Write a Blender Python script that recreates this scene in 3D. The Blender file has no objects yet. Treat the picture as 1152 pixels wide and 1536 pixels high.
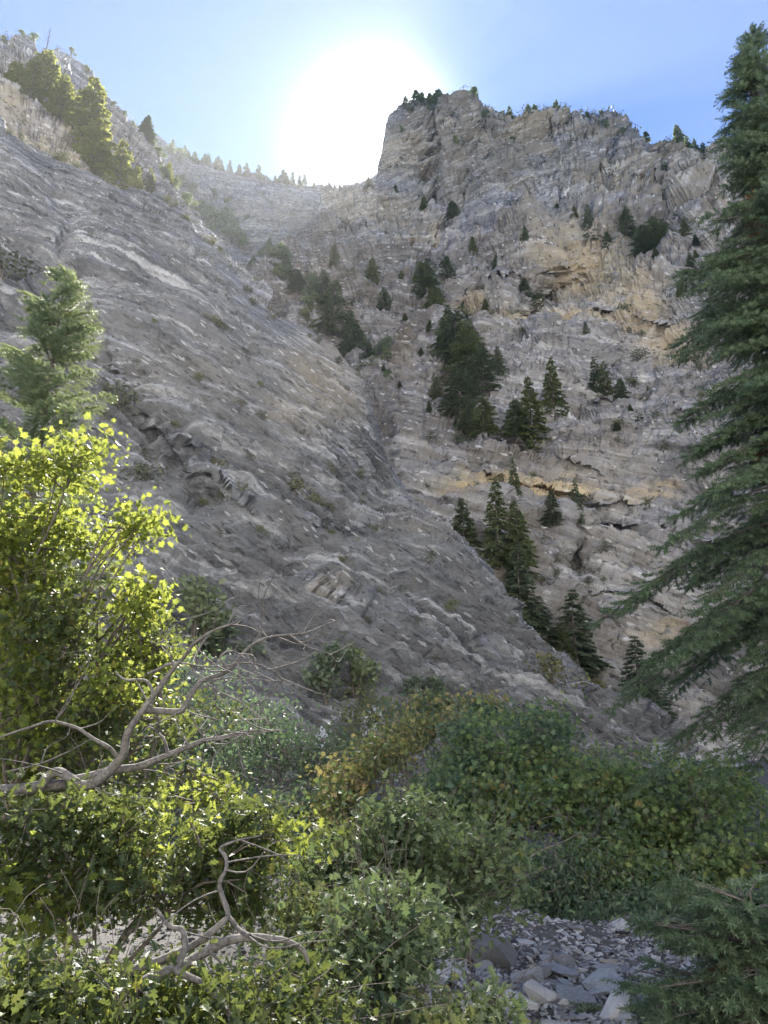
import bpy, math, random
import numpy as np
from mathutils import Vector

# ------------------------------------------------------------------ camera, world, sun, exposure
S = bpy.context.scene
COL = S.collection
R = math.radians
PITCH = R(18.0); FPX = 1154.0; CAMZ = 1.65
W0, H0 = 1152, 1536
cp, sp = math.cos(PITCH), math.sin(PITCH)
CAM = np.array([0.0, 0.0, CAMZ])

cam_d = bpy.data.cameras.new('camera'); cam = bpy.data.objects.new('camera', cam_d); COL.objects.link(cam)
cam.location = CAM; cam.rotation_euler = (R(90) + PITCH, 0, 0)
cam_d.sensor_fit = 'VERTICAL'; cam_d.sensor_height = 24; cam_d.lens = 24 * FPX / H0
cam_d.clip_start = 0.05; cam_d.clip_end = 6000
S.camera = cam

def ray(px, py):
    """direction through a photo pixel, scaled so its y (forward) part is 1"""
    a = (np.asarray(px, float) - W0 / 2) / FPX; b = (H0 / 2 - np.asarray(py, float)) / FPX
    x = a; y = cp - b * sp; z = sp + b * cp
    return np.stack([x / y, np.ones_like(y), z / y], -1)
def P(px, py, Y):
    return CAM + ray(px, py) * np.asarray(Y, float)[..., None]

SUN_PX = (569.0, 226.0)
sd = ray(*SUN_PX); sd = sd / np.linalg.norm(sd)
sun_el = math.asin(sd[2]); sun_az = math.atan2(sd[0], sd[1])     # azimuth from +Y towards +X
wd = bpy.data.worlds.new('World'); S.world = wd; wd.use_nodes = True
nt = wd.node_tree; nt.nodes.clear()
wo = nt.nodes.new('ShaderNodeOutputWorld'); bg = nt.nodes.new('ShaderNodeBackground')
sky = nt.nodes.new('ShaderNodeTexSky'); sky.sky_type = 'NISHITA'; sky.sun_disc = False
sky.sun_elevation = sun_el; sky.sun_rotation = sun_az
sky.altitude = 1600; sky.air_density = 1.0; sky.dust_density = 0.4; sky.ozone_density = 2.5
# aureole: bright forward-scattered skylight round the sun's direction
geo = nt.nodes.new('ShaderNodeTexCoord')
dot = nt.nodes.new('ShaderNodeVectorMath'); dot.operation = 'DOT_PRODUCT'
dot.inputs[1].default_value = tuple(sd)
nt.links.new(geo.outputs['Generated'], dot.inputs[0])
ac = nt.nodes.new('ShaderNodeMath'); ac.operation = 'ARCCOSINE'; nt.links.new(dot.outputs['Value'], ac.inputs[0])
def mth(op, a, b=None, c=None):
    n = nt.nodes.new('ShaderNodeMath'); n.operation = op
    for i, v in enumerate((a, b, c)):
        if v is None: continue
        if isinstance(v, (int, float)): n.inputs[i].default_value = v
        else: nt.links.new(v, n.inputs[i])
    return n.outputs[0]
g1 = mth('POWER', mth('DIVIDE', ac.outputs[0], R(3.5)), 2.0); g1 = mth('MULTIPLY', mth('EXPONENT', mth('MULTIPLY', g1, -1.0)), 26.0)
g2 = mth('MULTIPLY', mth('EXPONENT', mth('DIVIDE', ac.outputs[0], -R(4.0))), 4.0)
gs = mth('ADD', g1, g2)
gc = nt.nodes.new('ShaderNodeVectorMath'); gc.operation = 'SCALE'; gc.inputs[0].default_value = (1.0, 0.97, 0.92); nt.links.new(gs, gc.inputs['Scale'])
ad = nt.nodes.new('ShaderNodeVectorMath'); ad.operation = 'ADD'
tn = nt.nodes.new('ShaderNodeVectorMath'); tn.operation = 'MULTIPLY'; tn.inputs[1].default_value = (.63, .86, 1.16); nt.links.new(sky.outputs[0], tn.inputs[0]); nt.links.new(tn.outputs[0], ad.inputs[0]); nt.links.new(gc.outputs[0], ad.inputs[1])
nt.links.new(ad.outputs[0], bg.inputs[0]); bg.inputs[1].default_value = 0.05
nt.links.new(bg.outputs[0], wo.inputs[0])

sl = bpy.data.lights.new('sun', 'SUN'); sl.energy = 5.0; sl.angle = R(0.5); sl.color = (1.0, 0.95, 0.86)
so = bpy.data.objects.new('sun', sl); COL.objects.link(so); so.location = (0, 50, 400)
so.rotation_euler = Vector(sd).to_track_quat('Z', 'Y').to_euler()
S.view_settings.view_transform = 'Standard'; S.view_settings.look = 'None'; S.view_settings.gamma = 1
S.view_settings.use_curve_mapping = False; S.view_settings.exposure = 2.0
S.cycles.max_bounces = 6; S.cycles.diffuse_bounces = 3; S.cycles.transmission_bounces = 4; S.cycles.transparent_max_bounces = 4
S.cycles.volume_bounces = 0
S.cycles.use_denoising = True

# ------------------------------------------------------------------ noise
_rng = np.random.RandomState(7)
_perm = _rng.permutation(512).astype(np.int64); _perm = np.concatenate([_perm, _perm])
_grad = _rng.normal(size=(512, 3)); _grad /= np.linalg.norm(_grad, axis=1)[:, None]
def _h(ix, iy, iz): return _perm[(_perm[(_perm[ix & 511] + iy) & 511] + iz) & 511]
def noise(p):
    p = np.asarray(p, float); i = np.floor(p).astype(np.int64); f = p - i
    u = f * f * f * (f * (f * 6 - 15) + 10)
    out = 0
    for dx in (0, 1):
        wx = u[:, 0] if dx else 1 - u[:, 0]
        for dy in (0, 1):
            wy = u[:, 1] if dy else 1 - u[:, 1]
            for dz in (0, 1):
                wz = u[:, 2] if dz else 1 - u[:, 2]
                g = _grad[_h(i[:, 0] + dx, i[:, 1] + dy, i[:, 2] + dz)]
                out = out + wx * wy * wz * (g[:, 0] * (f[:, 0] - dx) + g[:, 1] * (f[:, 1] - dy) + g[:, 2] * (f[:, 2] - dz))
    return out * 1.6
def fbm(p, n=4, lac=2.1, gain=0.5):
    a, s, q = 1.0, 0, np.asarray(p, float)
    for k in range(n): s = s + a * noise(q + 17.3 * k); a *= gain; q = q * lac
    return s
def ridged(p, n=4, lac=2.1, gain=0.5):
    a, s, q = 1.0, 0, np.asarray(p, float)
    for k in range(n): s = s + a * (1 - 2 * np.abs(noise(q + 11.7 * k))); a *= gain; q = q * lac
    return s
def hash1(i, seed=0):
    i = np.asarray(i).astype(np.int64)
    return _perm[(_perm[(i + seed * 37) & 511] + (i >> 9)) & 511] / 511.0
def hash2(i, j, seed=0):
    return _perm[(_perm[(i.astype(np.int64) + seed * 57) & 511] + j.astype(np.int64)) & 511] / 511.0
def sm(e0, e1, x):
    t = np.clip((x - e0) / (e1 - e0), 0, 1); return t * t * (3 - 2 * t)
def blocks(h, x, per, w, seed):
    """offset of each rock block in a bed: h runs across the bedding, x along it"""
    k = h / per; i = np.floor(k); f = k - i
    xx = x / w + 7.1 * hash1(i, seed) + 0.35 * np.sin(h / per * 2.1); j = np.floor(xx); g = xx - j
    a = hash2(i, j, seed)
    edge = sm(0, .26, f) * sm(0, .22, 1 - f) * (.85 + .15 * sm(0, .05, g) * sm(0, .05, 1 - g))
    return (a * 0.8 + 0.2) * edge - 0.3 * (1 - edge)

# ------------------------------------------------------------------ mesh helpers
def tag(o, label=None, cat=None, group=None, kind=None):
    if label: o['label'] = label
    if cat: o['category'] = cat
    if group: o['group'] = group
    if kind: o['kind'] = kind
    return o
def mesh(name, V, F, mats, smooth=False, midx=None):
    """F: (n,k) array, or list of such arrays"""
    Fs = F if isinstance(F, list) else [F]
    Fs = [np.asarray(f) for f in Fs if len(f)]
    me = bpy.data.meshes.new(name)
    V = np.asarray(V, np.float32); me.vertices.add(len(V)); me.vertices.foreach_set('co', V.ravel())
    loops = np.concatenate([f.ravel() for f in Fs]).astype(np.int32)
    tot = np.concatenate([np.full(len(f), f.shape[1]) for f in Fs])
    st = np.concatenate([[0], np.cumsum(tot)[:-1]]).astype(np.int32)
    me.loops.add(len(loops)); me.loops.foreach_set('vertex_index', loops)
    me.polygons.add(len(tot)); me.polygons.foreach_set('loop_start', st)
    for m in (mats if isinstance(mats, (list, tuple)) else [mats]): me.materials.append(m)
    if midx is not None: me.polygons.foreach_set('material_index', np.asarray(midx, np.int32))
    me.polygons.foreach_set('use_smooth', np.full(len(tot), bool(smooth)))
    me.update(calc_edges=True)
    return me
def obj(name, me, parent=None):
    o = bpy.data.objects.new(name, me); COL.objects.link(o)
    if parent is not None: o.parent = parent
    return o
def attr(me, name, vals, kind='FLOAT'):
    a = me.attributes.new(name, kind, 'POINT')
    a.data.foreach_set('vector' if kind == 'FLOAT_VECTOR' else 'value', np.asarray(vals, np.float32).ravel())

class NT:
    """small node-building helper"""
    def __init__(s, name):
        s.m = bpy.data.materials.new(name); s.m.use_nodes = True; s.t = s.m.node_tree; s.t.nodes.clear()
        s.out = s.t.nodes.new('ShaderNodeOutputMaterial')
    def n(s, typ, **kw):
        nd = s.t.nodes.new(typ)
        for k, v in kw.items():
            if k in nd.inputs:
                if isinstance(v, bpy.types.NodeSocket): s.t.links.new(v, nd.inputs[k])
                else: nd.inputs[k].default_value = v
            else: setattr(nd, k, v)
        return nd
    def L(s, a, b): s.t.links.new(a, b)
    def math(s, op, a, b=0.5, clamp=False):
        nd = s.t.nodes.new('ShaderNodeMath'); nd.operation = op; nd.use_clamp = clamp
        for i, v in enumerate((a, b)):
            if isinstance(v, (int, float)): nd.inputs[i].default_value = v
            else: s.L(v, nd.inputs[i])
        return nd.outputs[0]
    def mix(s, f, a, b, mode='MIX'):
        nd = s.t.nodes.new('ShaderNodeMix'); nd.data_type = 'RGBA'; nd.blend_type = mode
        for sock, v in ((nd.inputs[0], f), (nd.inputs[6], a), (nd.inputs[7], b)):
            if isinstance(v, bpy.types.NodeSocket): s.L(v, sock)
            elif isinstance(v, (int, float)): sock.default_value = v
            else: sock.default_value = tuple(v) + (1.0,)
        return nd.outputs[2]
    def ramp(s, f, stops):
        nd = s.t.nodes.new('ShaderNodeValToRGB'); e = nd.color_ramp.elements
        while len(e) < len(stops): e.new(0.5)
        for k, (p, c) in enumerate(stops):
            e[k].position = p; e[k].color = (tuple(c) if not isinstance(c, (int, float)) else (c, c, c)) + (1.0,)
        s.L(f, nd.inputs[0]); return nd.outputs[0]
    def noise(s, vec, scale, detail=4, rough=0.55, dist=0.0):
        nd = s.n('ShaderNodeTexNoise'); nd.inputs['Scale'].default_value = scale; nd.inputs['Detail'].default_value = detail
        nd.inputs['Roughness'].default_value = rough; nd.inputs['Distortion'].default_value = dist
        if vec is not None: s.L(vec, nd.inputs['Vector'])
        return nd.outputs['Fac']
    def map(s, vec, scale):
        nd = s.n('ShaderNodeMapping'); nd.inputs['Scale'].default_value = scale; s.L(vec, nd.inputs['Vector']); return nd.outputs[0]

def rock_mat(name, dark, mid, light, tan, streak, fine, spec=0.06, lichen=0.3, bumpd=0.25, warm=.5):
    t = NT(name)
    bed = t.n('ShaderNodeAttribute', attribute_name='bed').outputs['Vector']
    och = t.n('ShaderNodeAttribute', attribute_name='ochre').outputs['Fac']
    pos = t.n('ShaderNodeTexCoord').outputs['Object']
    a = t.noise(t.map(bed, streak), 1.0, 7, 0.68, 0.3)
    b = t.noise(pos, fine * .12, 6, 0.62)
    c = t.noise(pos, fine, 6, 0.72)
    v = t.math('ADD', t.math('MULTIPLY', a, 0.60), t.math('ADD', t.math('MULTIPLY', b, 0.22), t.math('MULTIPLY', c, 0.18)))
    col = t.ramp(v, [(0.38, dark), (0.46, [x * .72 for x in mid]), (0.53, mid), (0.62, light)])
    of = t.math('MULTIPLY', och, t.ramp(t.noise(t.map(bed, [x * 1.6 for x in streak]), 1.0, 5, 0.65), [(0.34, 0.25), (0.52, 1.0)]), True)
    col = t.mix(t.math('MULTIPLY', of, .95), col, tan)
    soil = t.n('ShaderNodeAttribute', attribute_name='soil').outputs['Fac']
    col = t.mix(t.math('MULTIPLY', soil, t.ramp(t.noise(pos, fine * .14, 6, .7), [(.40, .15), (.58, 1.0)]), True), col, (.15, .125, .095))
    crack = t.n('ShaderNodeTexNoise'); crack.noise_type = 'RIDGED_MULTIFRACTAL'; crack.inputs['Scale'].default_value = 1.0; crack.inputs['Detail'].default_value = 5; t.L(t.map(bed, [x * .8 for x in streak]), crack.inputs['Vector'])
    big = t.noise(pos, fine * .05, 3, 0.5)
    col = t.mix(t.ramp(big, [(0.42, 0.0), (0.68, warm)]), col, [tan[0] * .72, tan[1] * .74, tan[2] * .82])
    # fresh pale chips and calcite flecks
    vo = t.n('ShaderNodeTexVoronoi', feature='F1'); vo.inputs['Scale'].default_value = fine * 3.0; t.L(t.map(bed, (.25, 1, 1)), vo.inputs['Vector'])
    vr = t.n('ShaderNodeSeparateColor'); t.L(vo.outputs['Color'], vr.inputs[0])
    fl = t.ramp(vr.outputs[0], [(1 - spec, 0.0), (1 - spec + .02, 0.55)])
    col = t.mix(fl, col, [min(1, x * 1.25) for x in light])
    fd = t.ramp(vr.outputs[1], [(1 - spec * 2.2, 0.0), (1 - spec * 2.2 + .02, 0.6)])
    col = t.mix(fd, col, [x * .55 for x in dark])
    li = t.ramp(t.noise(pos, fine * .35, 5, 0.7), [(0.62, 0.0), (0.70, lichen)])
    col = t.mix(li, col, (0.13, 0.145, 0.05))
    bs = t.n('ShaderNodeBsdfPrincipled'); t.L(col, bs.inputs['Base Color']); bs.inputs['Roughness'].default_value = 0.88
    bs.inputs['Specular IOR Level'].default_value = 0.25
    bm = t.n('ShaderNodeBump'); bm.inputs['Strength'].default_value = 0.9; bm.inputs['Distance'].default_value = bumpd
    t.L(t.math('ADD', t.math('MULTIPLY', a, 1.2), c), bm.inputs['Height']); t.L(bm.outputs[0], bs.inputs['Normal'])
    t.L(bs.outputs[0], t.out.inputs[0]); return t.m

# ------------------------------------------------------------------ terrain sheets
def tps(pts):
    p = np.array(pts, float); xy = p[:, :2] / 400.0; v = np.log(p[:, 2]); n = len(p)
    d = np.linalg.norm(xy[:, None] - xy[None], axis=2); K = np.where(d > 0, d * d * np.log(np.maximum(d, 1e-9)), 0) + np.eye(n) * 0.004
    A = np.zeros((n + 3, n + 3)); A[:n, :n] = K; A[:n, n] = 1; A[:n, n + 1:] = xy; A[n, :n] = 1; A[n + 1:, :n] = xy.T
    w = np.linalg.solve(A, np.concatenate([v, [0, 0, 0]]))
    def f(px, py):
        sh = np.shape(px); q = np.stack([np.ravel(px), np.ravel(py)], 1) / 400.0; out = np.empty(len(q))
        for s in range(0, len(q), 50000):
            qq = q[s:s + 50000]; dd = np.linalg.norm(qq[:, None] - xy[None], axis=2)
            k = np.where(dd > 0, dd * dd * np.log(np.maximum(dd, 1e-9)), 0)
            out[s:s + 50000] = k @ w[:n] + w[n] + qq @ w[n + 1:]
        return np.exp(out).reshape(sh)
    return f
def ledge_off(px, py, line, prot, rec, wid):
    prot, rec = prot * .6, rec * .45
    """rock lip along a line: stands out above it, set back just below it"""
    L = np.array(line, float); yl = np.interp(px, L[:, 0], L[:, 1]); inside = sm(L[0, 0] - 25, L[0, 0] + 15, px) * sm(-L[-1, 0] - 25, -L[-1, 0] + 15, -px)
    d = yl - py                                   # >0 above the line
    return inside * np.where(d > 0, -prot * np.exp(-d / wid), rec * np.exp(d / (wid * .55)))

SHEETS = {}
def sheet(name, sky_line, ybot, depth_pts, dx, rows, disp, mat, bed_l, bed_b, ochre=(), ledges=(), soils=(), grooves=(), warp=None, roll=0, rough=4.0, back=12, jag=5.0, seed=0):
    sl_ = np.array(sky_line, float); x0, x1 = sl_[0, 0], sl_[-1, 0]
    nx = int((x1 - x0) / dx) + 1; px = np.linspace(x0, x1, nx)
    top = np.interp(px, sl_[:, 0], sl_[:, 1])
    q = np.stack([px / 38.0, np.full(nx, seed + .5), np.zeros(nx)], 1)
    top = top + jag * fbm(q, 5, 2.2, 0.62)
    t = np.linspace(0, 1, rows)
    PX = np.repeat(px[None], rows, 0)
    ry_ = np.linspace(top.min() - .01, ybot, rows); PY = np.maximum(ry_[:, None], top[None]); dt = PY - top[None]
    jt = np.maximum((ry_[:, None] <= top[None]).sum(0) - 1, 0)     # last row collapsed on the crest
    f = tps(depth_pts)
    yt0 = top.min() - 5; gx = np.linspace(x0, x1, max(8, nx // 6)); gt = np.linspace(yt0, ybot, max(8, rows // 6)); GX, GY = np.meshgrid(gx, gt)
    G = f(GX, GY)
    fi = (PX - x0) / (x1 - x0) * (len(gx) - 1); fj = (PY - yt0) / (ybot - yt0) * (len(gt) - 1)
    i0 = np.clip(fi.astype(int), 0, len(gx) - 2); j0 = np.clip(fj.astype(int), 0, len(gt) - 2); a = fi - i0; b = fj - j0
    Y = G[j0, i0] * (1 - a) * (1 - b) + G[j0, i0 + 1] * a * (1 - b) + G[j0 + 1, i0] * (1 - a) * b + G[j0 + 1, i0 + 1] * a * b
    for ln, pr, rc, wd_ in ledges: Y = Y + ledge_off(PX + 4 * noise(np.stack([PX.ravel() / 30, PY.ravel() / 30, np.zeros(PX.size)], 1)).reshape(PX.shape), PY + 5 * fbm(np.stack([PX.ravel() / 28, PY.ravel() / 90, np.ones(PX.size)], 1), 4).reshape(PX.shape), ln, pr, rc, wd_)
    for ln, dp, wd_ in grooves:
        g = np.array(ln, float); qx = PX + 14 * noise(np.stack([PX.ravel() / 45, PY.ravel() / 45, np.full(PX.size, 3.)], 1)).reshape(PX.shape); d2 = np.full(PX.shape, 1e9)
        for a0, a1 in zip(g[:-1], g[1:]):
            u = a1 - a0; s_ = np.clip(((qx - a0[0]) * u[0] + (PY - a0[1]) * u[1]) / (u @ u), 0, 1); d2 = np.minimum(d2, (qx - a0[0] - s_ * u[0]) ** 2 + (PY - a0[1] - s_ * u[1]) ** 2)
        Y = Y + dp * np.exp(-np.sqrt(d2) / wd_)
    Y = Y + roll * (1 - np.clip(dt / 45, 0, 1)) ** 2
    V = P(PX, PY, Y)
    du = np.gradient(V, axis=1); dv = np.gradient(V, axis=0); N = np.cross(du, dv)
    # smooth normal field
    for _ in range(8):
        N[1:-1] = (N[:-2] + N[1:-1] + N[2:]) / 3; N[:, 1:-1] = (N[:, :-2] + N[:, 1:-1] + N[:, 2:]) / 3
    N /= np.maximum(np.linalg.norm(N, axis=2), 1e-9)[..., None]
    s = np.sign((N * (CAM - V)).sum(2)); N *= s[..., None]
    Vf = V.reshape(-1, 3); bl = np.array(bed_l, float); bl /= np.linalg.norm(bl); bb = np.array(bed_b, float); bb -= bl * bb.dot(bl); bb /= np.linalg.norm(bb); bn = np.cross(bl, bb)
    bf = lambda A: A @ bb + (warp(A) if warp else 0)
    D = disp(Vf, Vf @ bl, bf(Vf), Vf @ bn, PX.ravel(), PY.ravel()).reshape(PX.shape)
    D = D - np.median(D, axis=1, keepdims=True) * .0 - np.median(D)
    if name == 'right_mountain': D = D * (1 - .7 * sm(480, 500, PX) * (1 - sm(600, 640, PX)) * (1 - sm(280, 340, PY)))
    D = D * (.35 + .65 * sm(0, 45, dt))
    V = V + N * D[..., None]; cj = np.arange(nx); below = np.arange(rows)[:, None] < jt[None]; V = np.where(below[..., None], V[jt, cj][None], V)
    # the far side: over the crest and down behind it, so the mass has real depth
    bk = []
    for k in range(1, back + 1):
        o = np.zeros((nx, 3)); o[:, 1] = k * k * 0.9 + k * 1.5; o[:, 2] = -0.35 * o[:, 1] - 0.004 * o[:, 1] ** 2
        o[:, 2] += 1.2 * fbm(np.stack([V[0, :, 0] / 9, o[:, 1] / 9, np.zeros(nx)], 1), 3) * min(1, k / 3)
        bk.append(V[0] + o)
    V = np.concatenate([np.array(bk[::-1]), V], 0); r2 = V.shape[0]
    idx = np.arange(r2 * nx).reshape(r2, nx)
    F = np.stack([idx[:-1, :-1], idx[1:, :-1], idx[1:, 1:], idx[:-1, 1:]], -1).reshape(-1, 4)
    me = mesh(name, V.reshape(-1, 3), F, mat, smooth=False)
    A = V.reshape(-1, 3); attr(me, 'bed', np.stack([A @ bl, bf(A), A @ bn], 1), 'FLOAT_VECTOR')
    oc = np.zeros(PX.shape)
    for ox, oy, rx, ry, st in ochre: oc = np.maximum(oc, st * np.exp(-(((PX - ox) / rx) ** 2 + ((PY - oy) / ry) ** 2) ** 1.5))
    oc = np.concatenate([np.repeat(oc[:1], back, 0), oc], 0); attr(me, 'ochre', oc)
    ob = obj(name, me); tag(ob, kind='structure')
    oc = np.zeros(PX.shape)
    for ox, oy, rx, ry, st in soils: oc = np.maximum(oc, st * np.exp(-(((PX - ox) / rx) ** 2 + ((PY - oy) / ry) ** 2) ** 1.5))
    attr(me, 'soil', np.concatenate([np.repeat(oc[:1], back, 0), oc], 0))
    SHEETS[name] = (px, top, ybot, V[back:], PY)
    return ob
def on(name, x, y):
    """point on a rock sheet seen at photo pixel x, y"""
    px, top, yb, V, PYs = SHEETS[name]; i = int(np.clip(np.searchsorted(px, x), 0, len(px) - 1))
    j = min(int(np.searchsorted(PYs[:, i], y)), V.shape[0] - 1); return V[j, i].copy()

slab_mat = rock_mat('slab_rock', (0.065, 0.069, 0.08), (0.228, 0.234, 0.242), (0.55, 0.555, 0.56), (0.40, 0.345, 0.255), (0.06, 1.5, 0.16), 2.2, 0.03, 0.3, 0.35, .05)
mass_mat = rock_mat('limestone_rock', (0.095, 0.09, 0.09), (0.335, 0.325, 0.31), (0.64, 0.63, 0.61), (0.62, 0.49, 0.28), (0.025, 0.5, 0.05), 0.8, 0.035, 0.3, 0.5, .15)
far_mat = rock_mat('far_rock', (0.12, 0.115, 0.10), (0.30, 0.285, 0.26), (0.50, 0.48, 0.44), (0.48, 0.40, 0.28), (0.02, 0.30, 0.06), 0.5, 0.05, 0.4, 0.7)

def disp_slab(p, l, b, n, px, py):
    q = np.stack([l * .05, b * .11, n * .05], 1)
    near = sm(650, 1000, py)
    d = 1.6 * fbm(q, 3) + 1.3 * ridged(np.stack([l * .05, b * .30, n * .1], 1) + 5, 4) * (0.5 + near * .6) + .4 * sm(450, 750, py) * ridged(np.stack([l * .10, b * .8, n * .1], 1) + 5, 2)
    w = 1.0 * fbm(p * .12, 3); w2 = 0.45 * fbm(p * .35 + 9, 3)
    d += 1.0 * blocks(b + w, l + w * 2, 2.9, 24.0, 3) + (.25 + .4 * sm(450, 700, py)) * blocks(b + w2, l + w, 1.15, 10.0, 5) + 0.16 * sm(600, 800, py) * blocks(b + w2 * .8, l - w2, 0.55, 5.0, 8)
    d += 0.15 * ridged(p * .5, 3) + 0.07 * fbm(p * 2.1, 3) + (near * 0.6) * ridged(np.stack([l * .3, b * .8, n * .3], 1) + 3, 3)
    return d
def disp_mass(p, l, b, n, px, py):
    w = 5.0 * fbm(p * .035, 3); w2 = 1.6 * fbm(p * .12 + 3, 3)
    gul = ridged(np.stack([p[:, 0] * .034, p[:, 1] * .012, p[:, 2] * .010], 1) + 2.2, 3)
    k = np.clip(p[:, 1] / 160.0, 0.55, 1.7)
    d = k * (2.6 * gul + 6.0 * fbm(p * .022 + 4, 3) + 2.6 * ridged(p * .06, 4))
    d += k * (3.4 * blocks(b + w, p[:, 0] + w * 2, 8.5, 21.0, 1) + 1.9 * blocks(b + w2 * 1.2, p[:, 0] - w2, 3.1, 7.0, 2) + 0.8 * blocks(b + w2, p[:, 0] + w2 * 1.4, 1.15, 2.7, 4))
    d += k * (0.55 * ridged(p * .33, 4) + 0.16 * fbm(p * 1.1, 3))
    return d
def disp_far(p, l, b, n, px, py):
    w = 6 * fbm(p * .03, 3)
    return 8 * fbm(p * .012 + 4, 3) + 4.5 * ridged(np.stack([p[:, 0] * .05, p[:, 1] * .05, p[:, 2] * .02], 1), 5) + 2.5 * blocks(b + w, p[:, 0] + w * 2, 9, 24, 6) + 1.2 * blocks(b + w * .5, p[:, 0], 3.2, 9, 7) + .8 * ridged(p * .25, 3)

DX = 1.5
sheet('left_slab_cliff',
  [(-260, 120), (-80, 150), (0, 165), (20, 195), (60, 215), (100, 240), (150, 265), (180, 280), (215, 276), (250, 290), (275, 310), (300, 345), (340, 385), (365, 420), (385, 452), (420, 472), (460, 490), (500, 515), (522, 534), (545, 562), (560, 600), (574, 648), (592, 700), (612, 742), (640, 762), (670, 785), (700, 820), (730, 855), (760, 905), (800, 955), (860, 1005), (920, 1050), (980, 1105), (1003, 1150), (1030, 1215)], 1290,
  [(-260, 1290, 21), (0, 1290, 23), (400, 1290, 30), (800, 1290, 44), (1000, 1290, 54), (-260, 1150, 22), (0, 1150, 26), (200, 1150, 30), (400, 1120, 36), (600, 1120, 42), (800, 1130, 49), (1000, 1180, 56),
   (-260, 700, 38), (0, 700, 43), (200, 700, 48), (300, 680, 50), (350, 760, 48), (500, 700, 60), (562, 640, 72), (590, 740, 70), (620, 770, 62), (700, 835, 61), (800, 965, 58), (920, 1060, 57), (500, 900, 48), (650, 900, 52), (350, 950, 42), (180, 950, 37),
   (0, 400, 58), (200, 400, 65), (350, 430, 75), (450, 500, 78), (520, 560, 78), (-260, 130, 76), (0, 170, 80), (180, 280, 82), (300, 350, 83)],
  1.15, int(1170 / 1.15), disp_slab, slab_mat, P(380., 540., 71.) - P(200., 400., 65.), P(300., 400., 70.) - P(300., 520., 62.),
  ochre=[(500, 560, 75, 70, .6), (300, 560, 120, 50, .15), (640, 800, 60, 30, .3), (480, 915, 30, 14, .6), (440, 620, 60, 50, .4)],
  ledges=[([(165, 555), (235, 662), (300, 705), (350, 737), (420, 765), (500, 790), (560, 800)], 1.6, 1.2, 26), ([(440, 880), (480, 905), (530, 935), (600, 945)], 1.0, 1.2, 18), ([(700, 985), (740, 985), (790, 1015), (850, 1060)], 0.9, 0.9, 16), ([(560, 800), (620, 830), (680, 870), (740, 930)], 0.8, 0.6, 18)], jag=5, seed=1, roll=4, grooves=[([(120, 480), (190, 590), (230, 680), (300, 760)], 3.5, 28), ([(60, 215), (110, 330), (70, 420), (0, 480)], 3, 20), ([(560, 720), (500, 800), (420, 840)], 1.6, 16), ([(700, 860), (690, 960), (740, 1040)], 2, 16), ([(600, 800), (580, 900), (620, 1000)], 1.5, 14), ([(240, 300), (330, 420), (380, 520)], 2, 14)])
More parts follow.
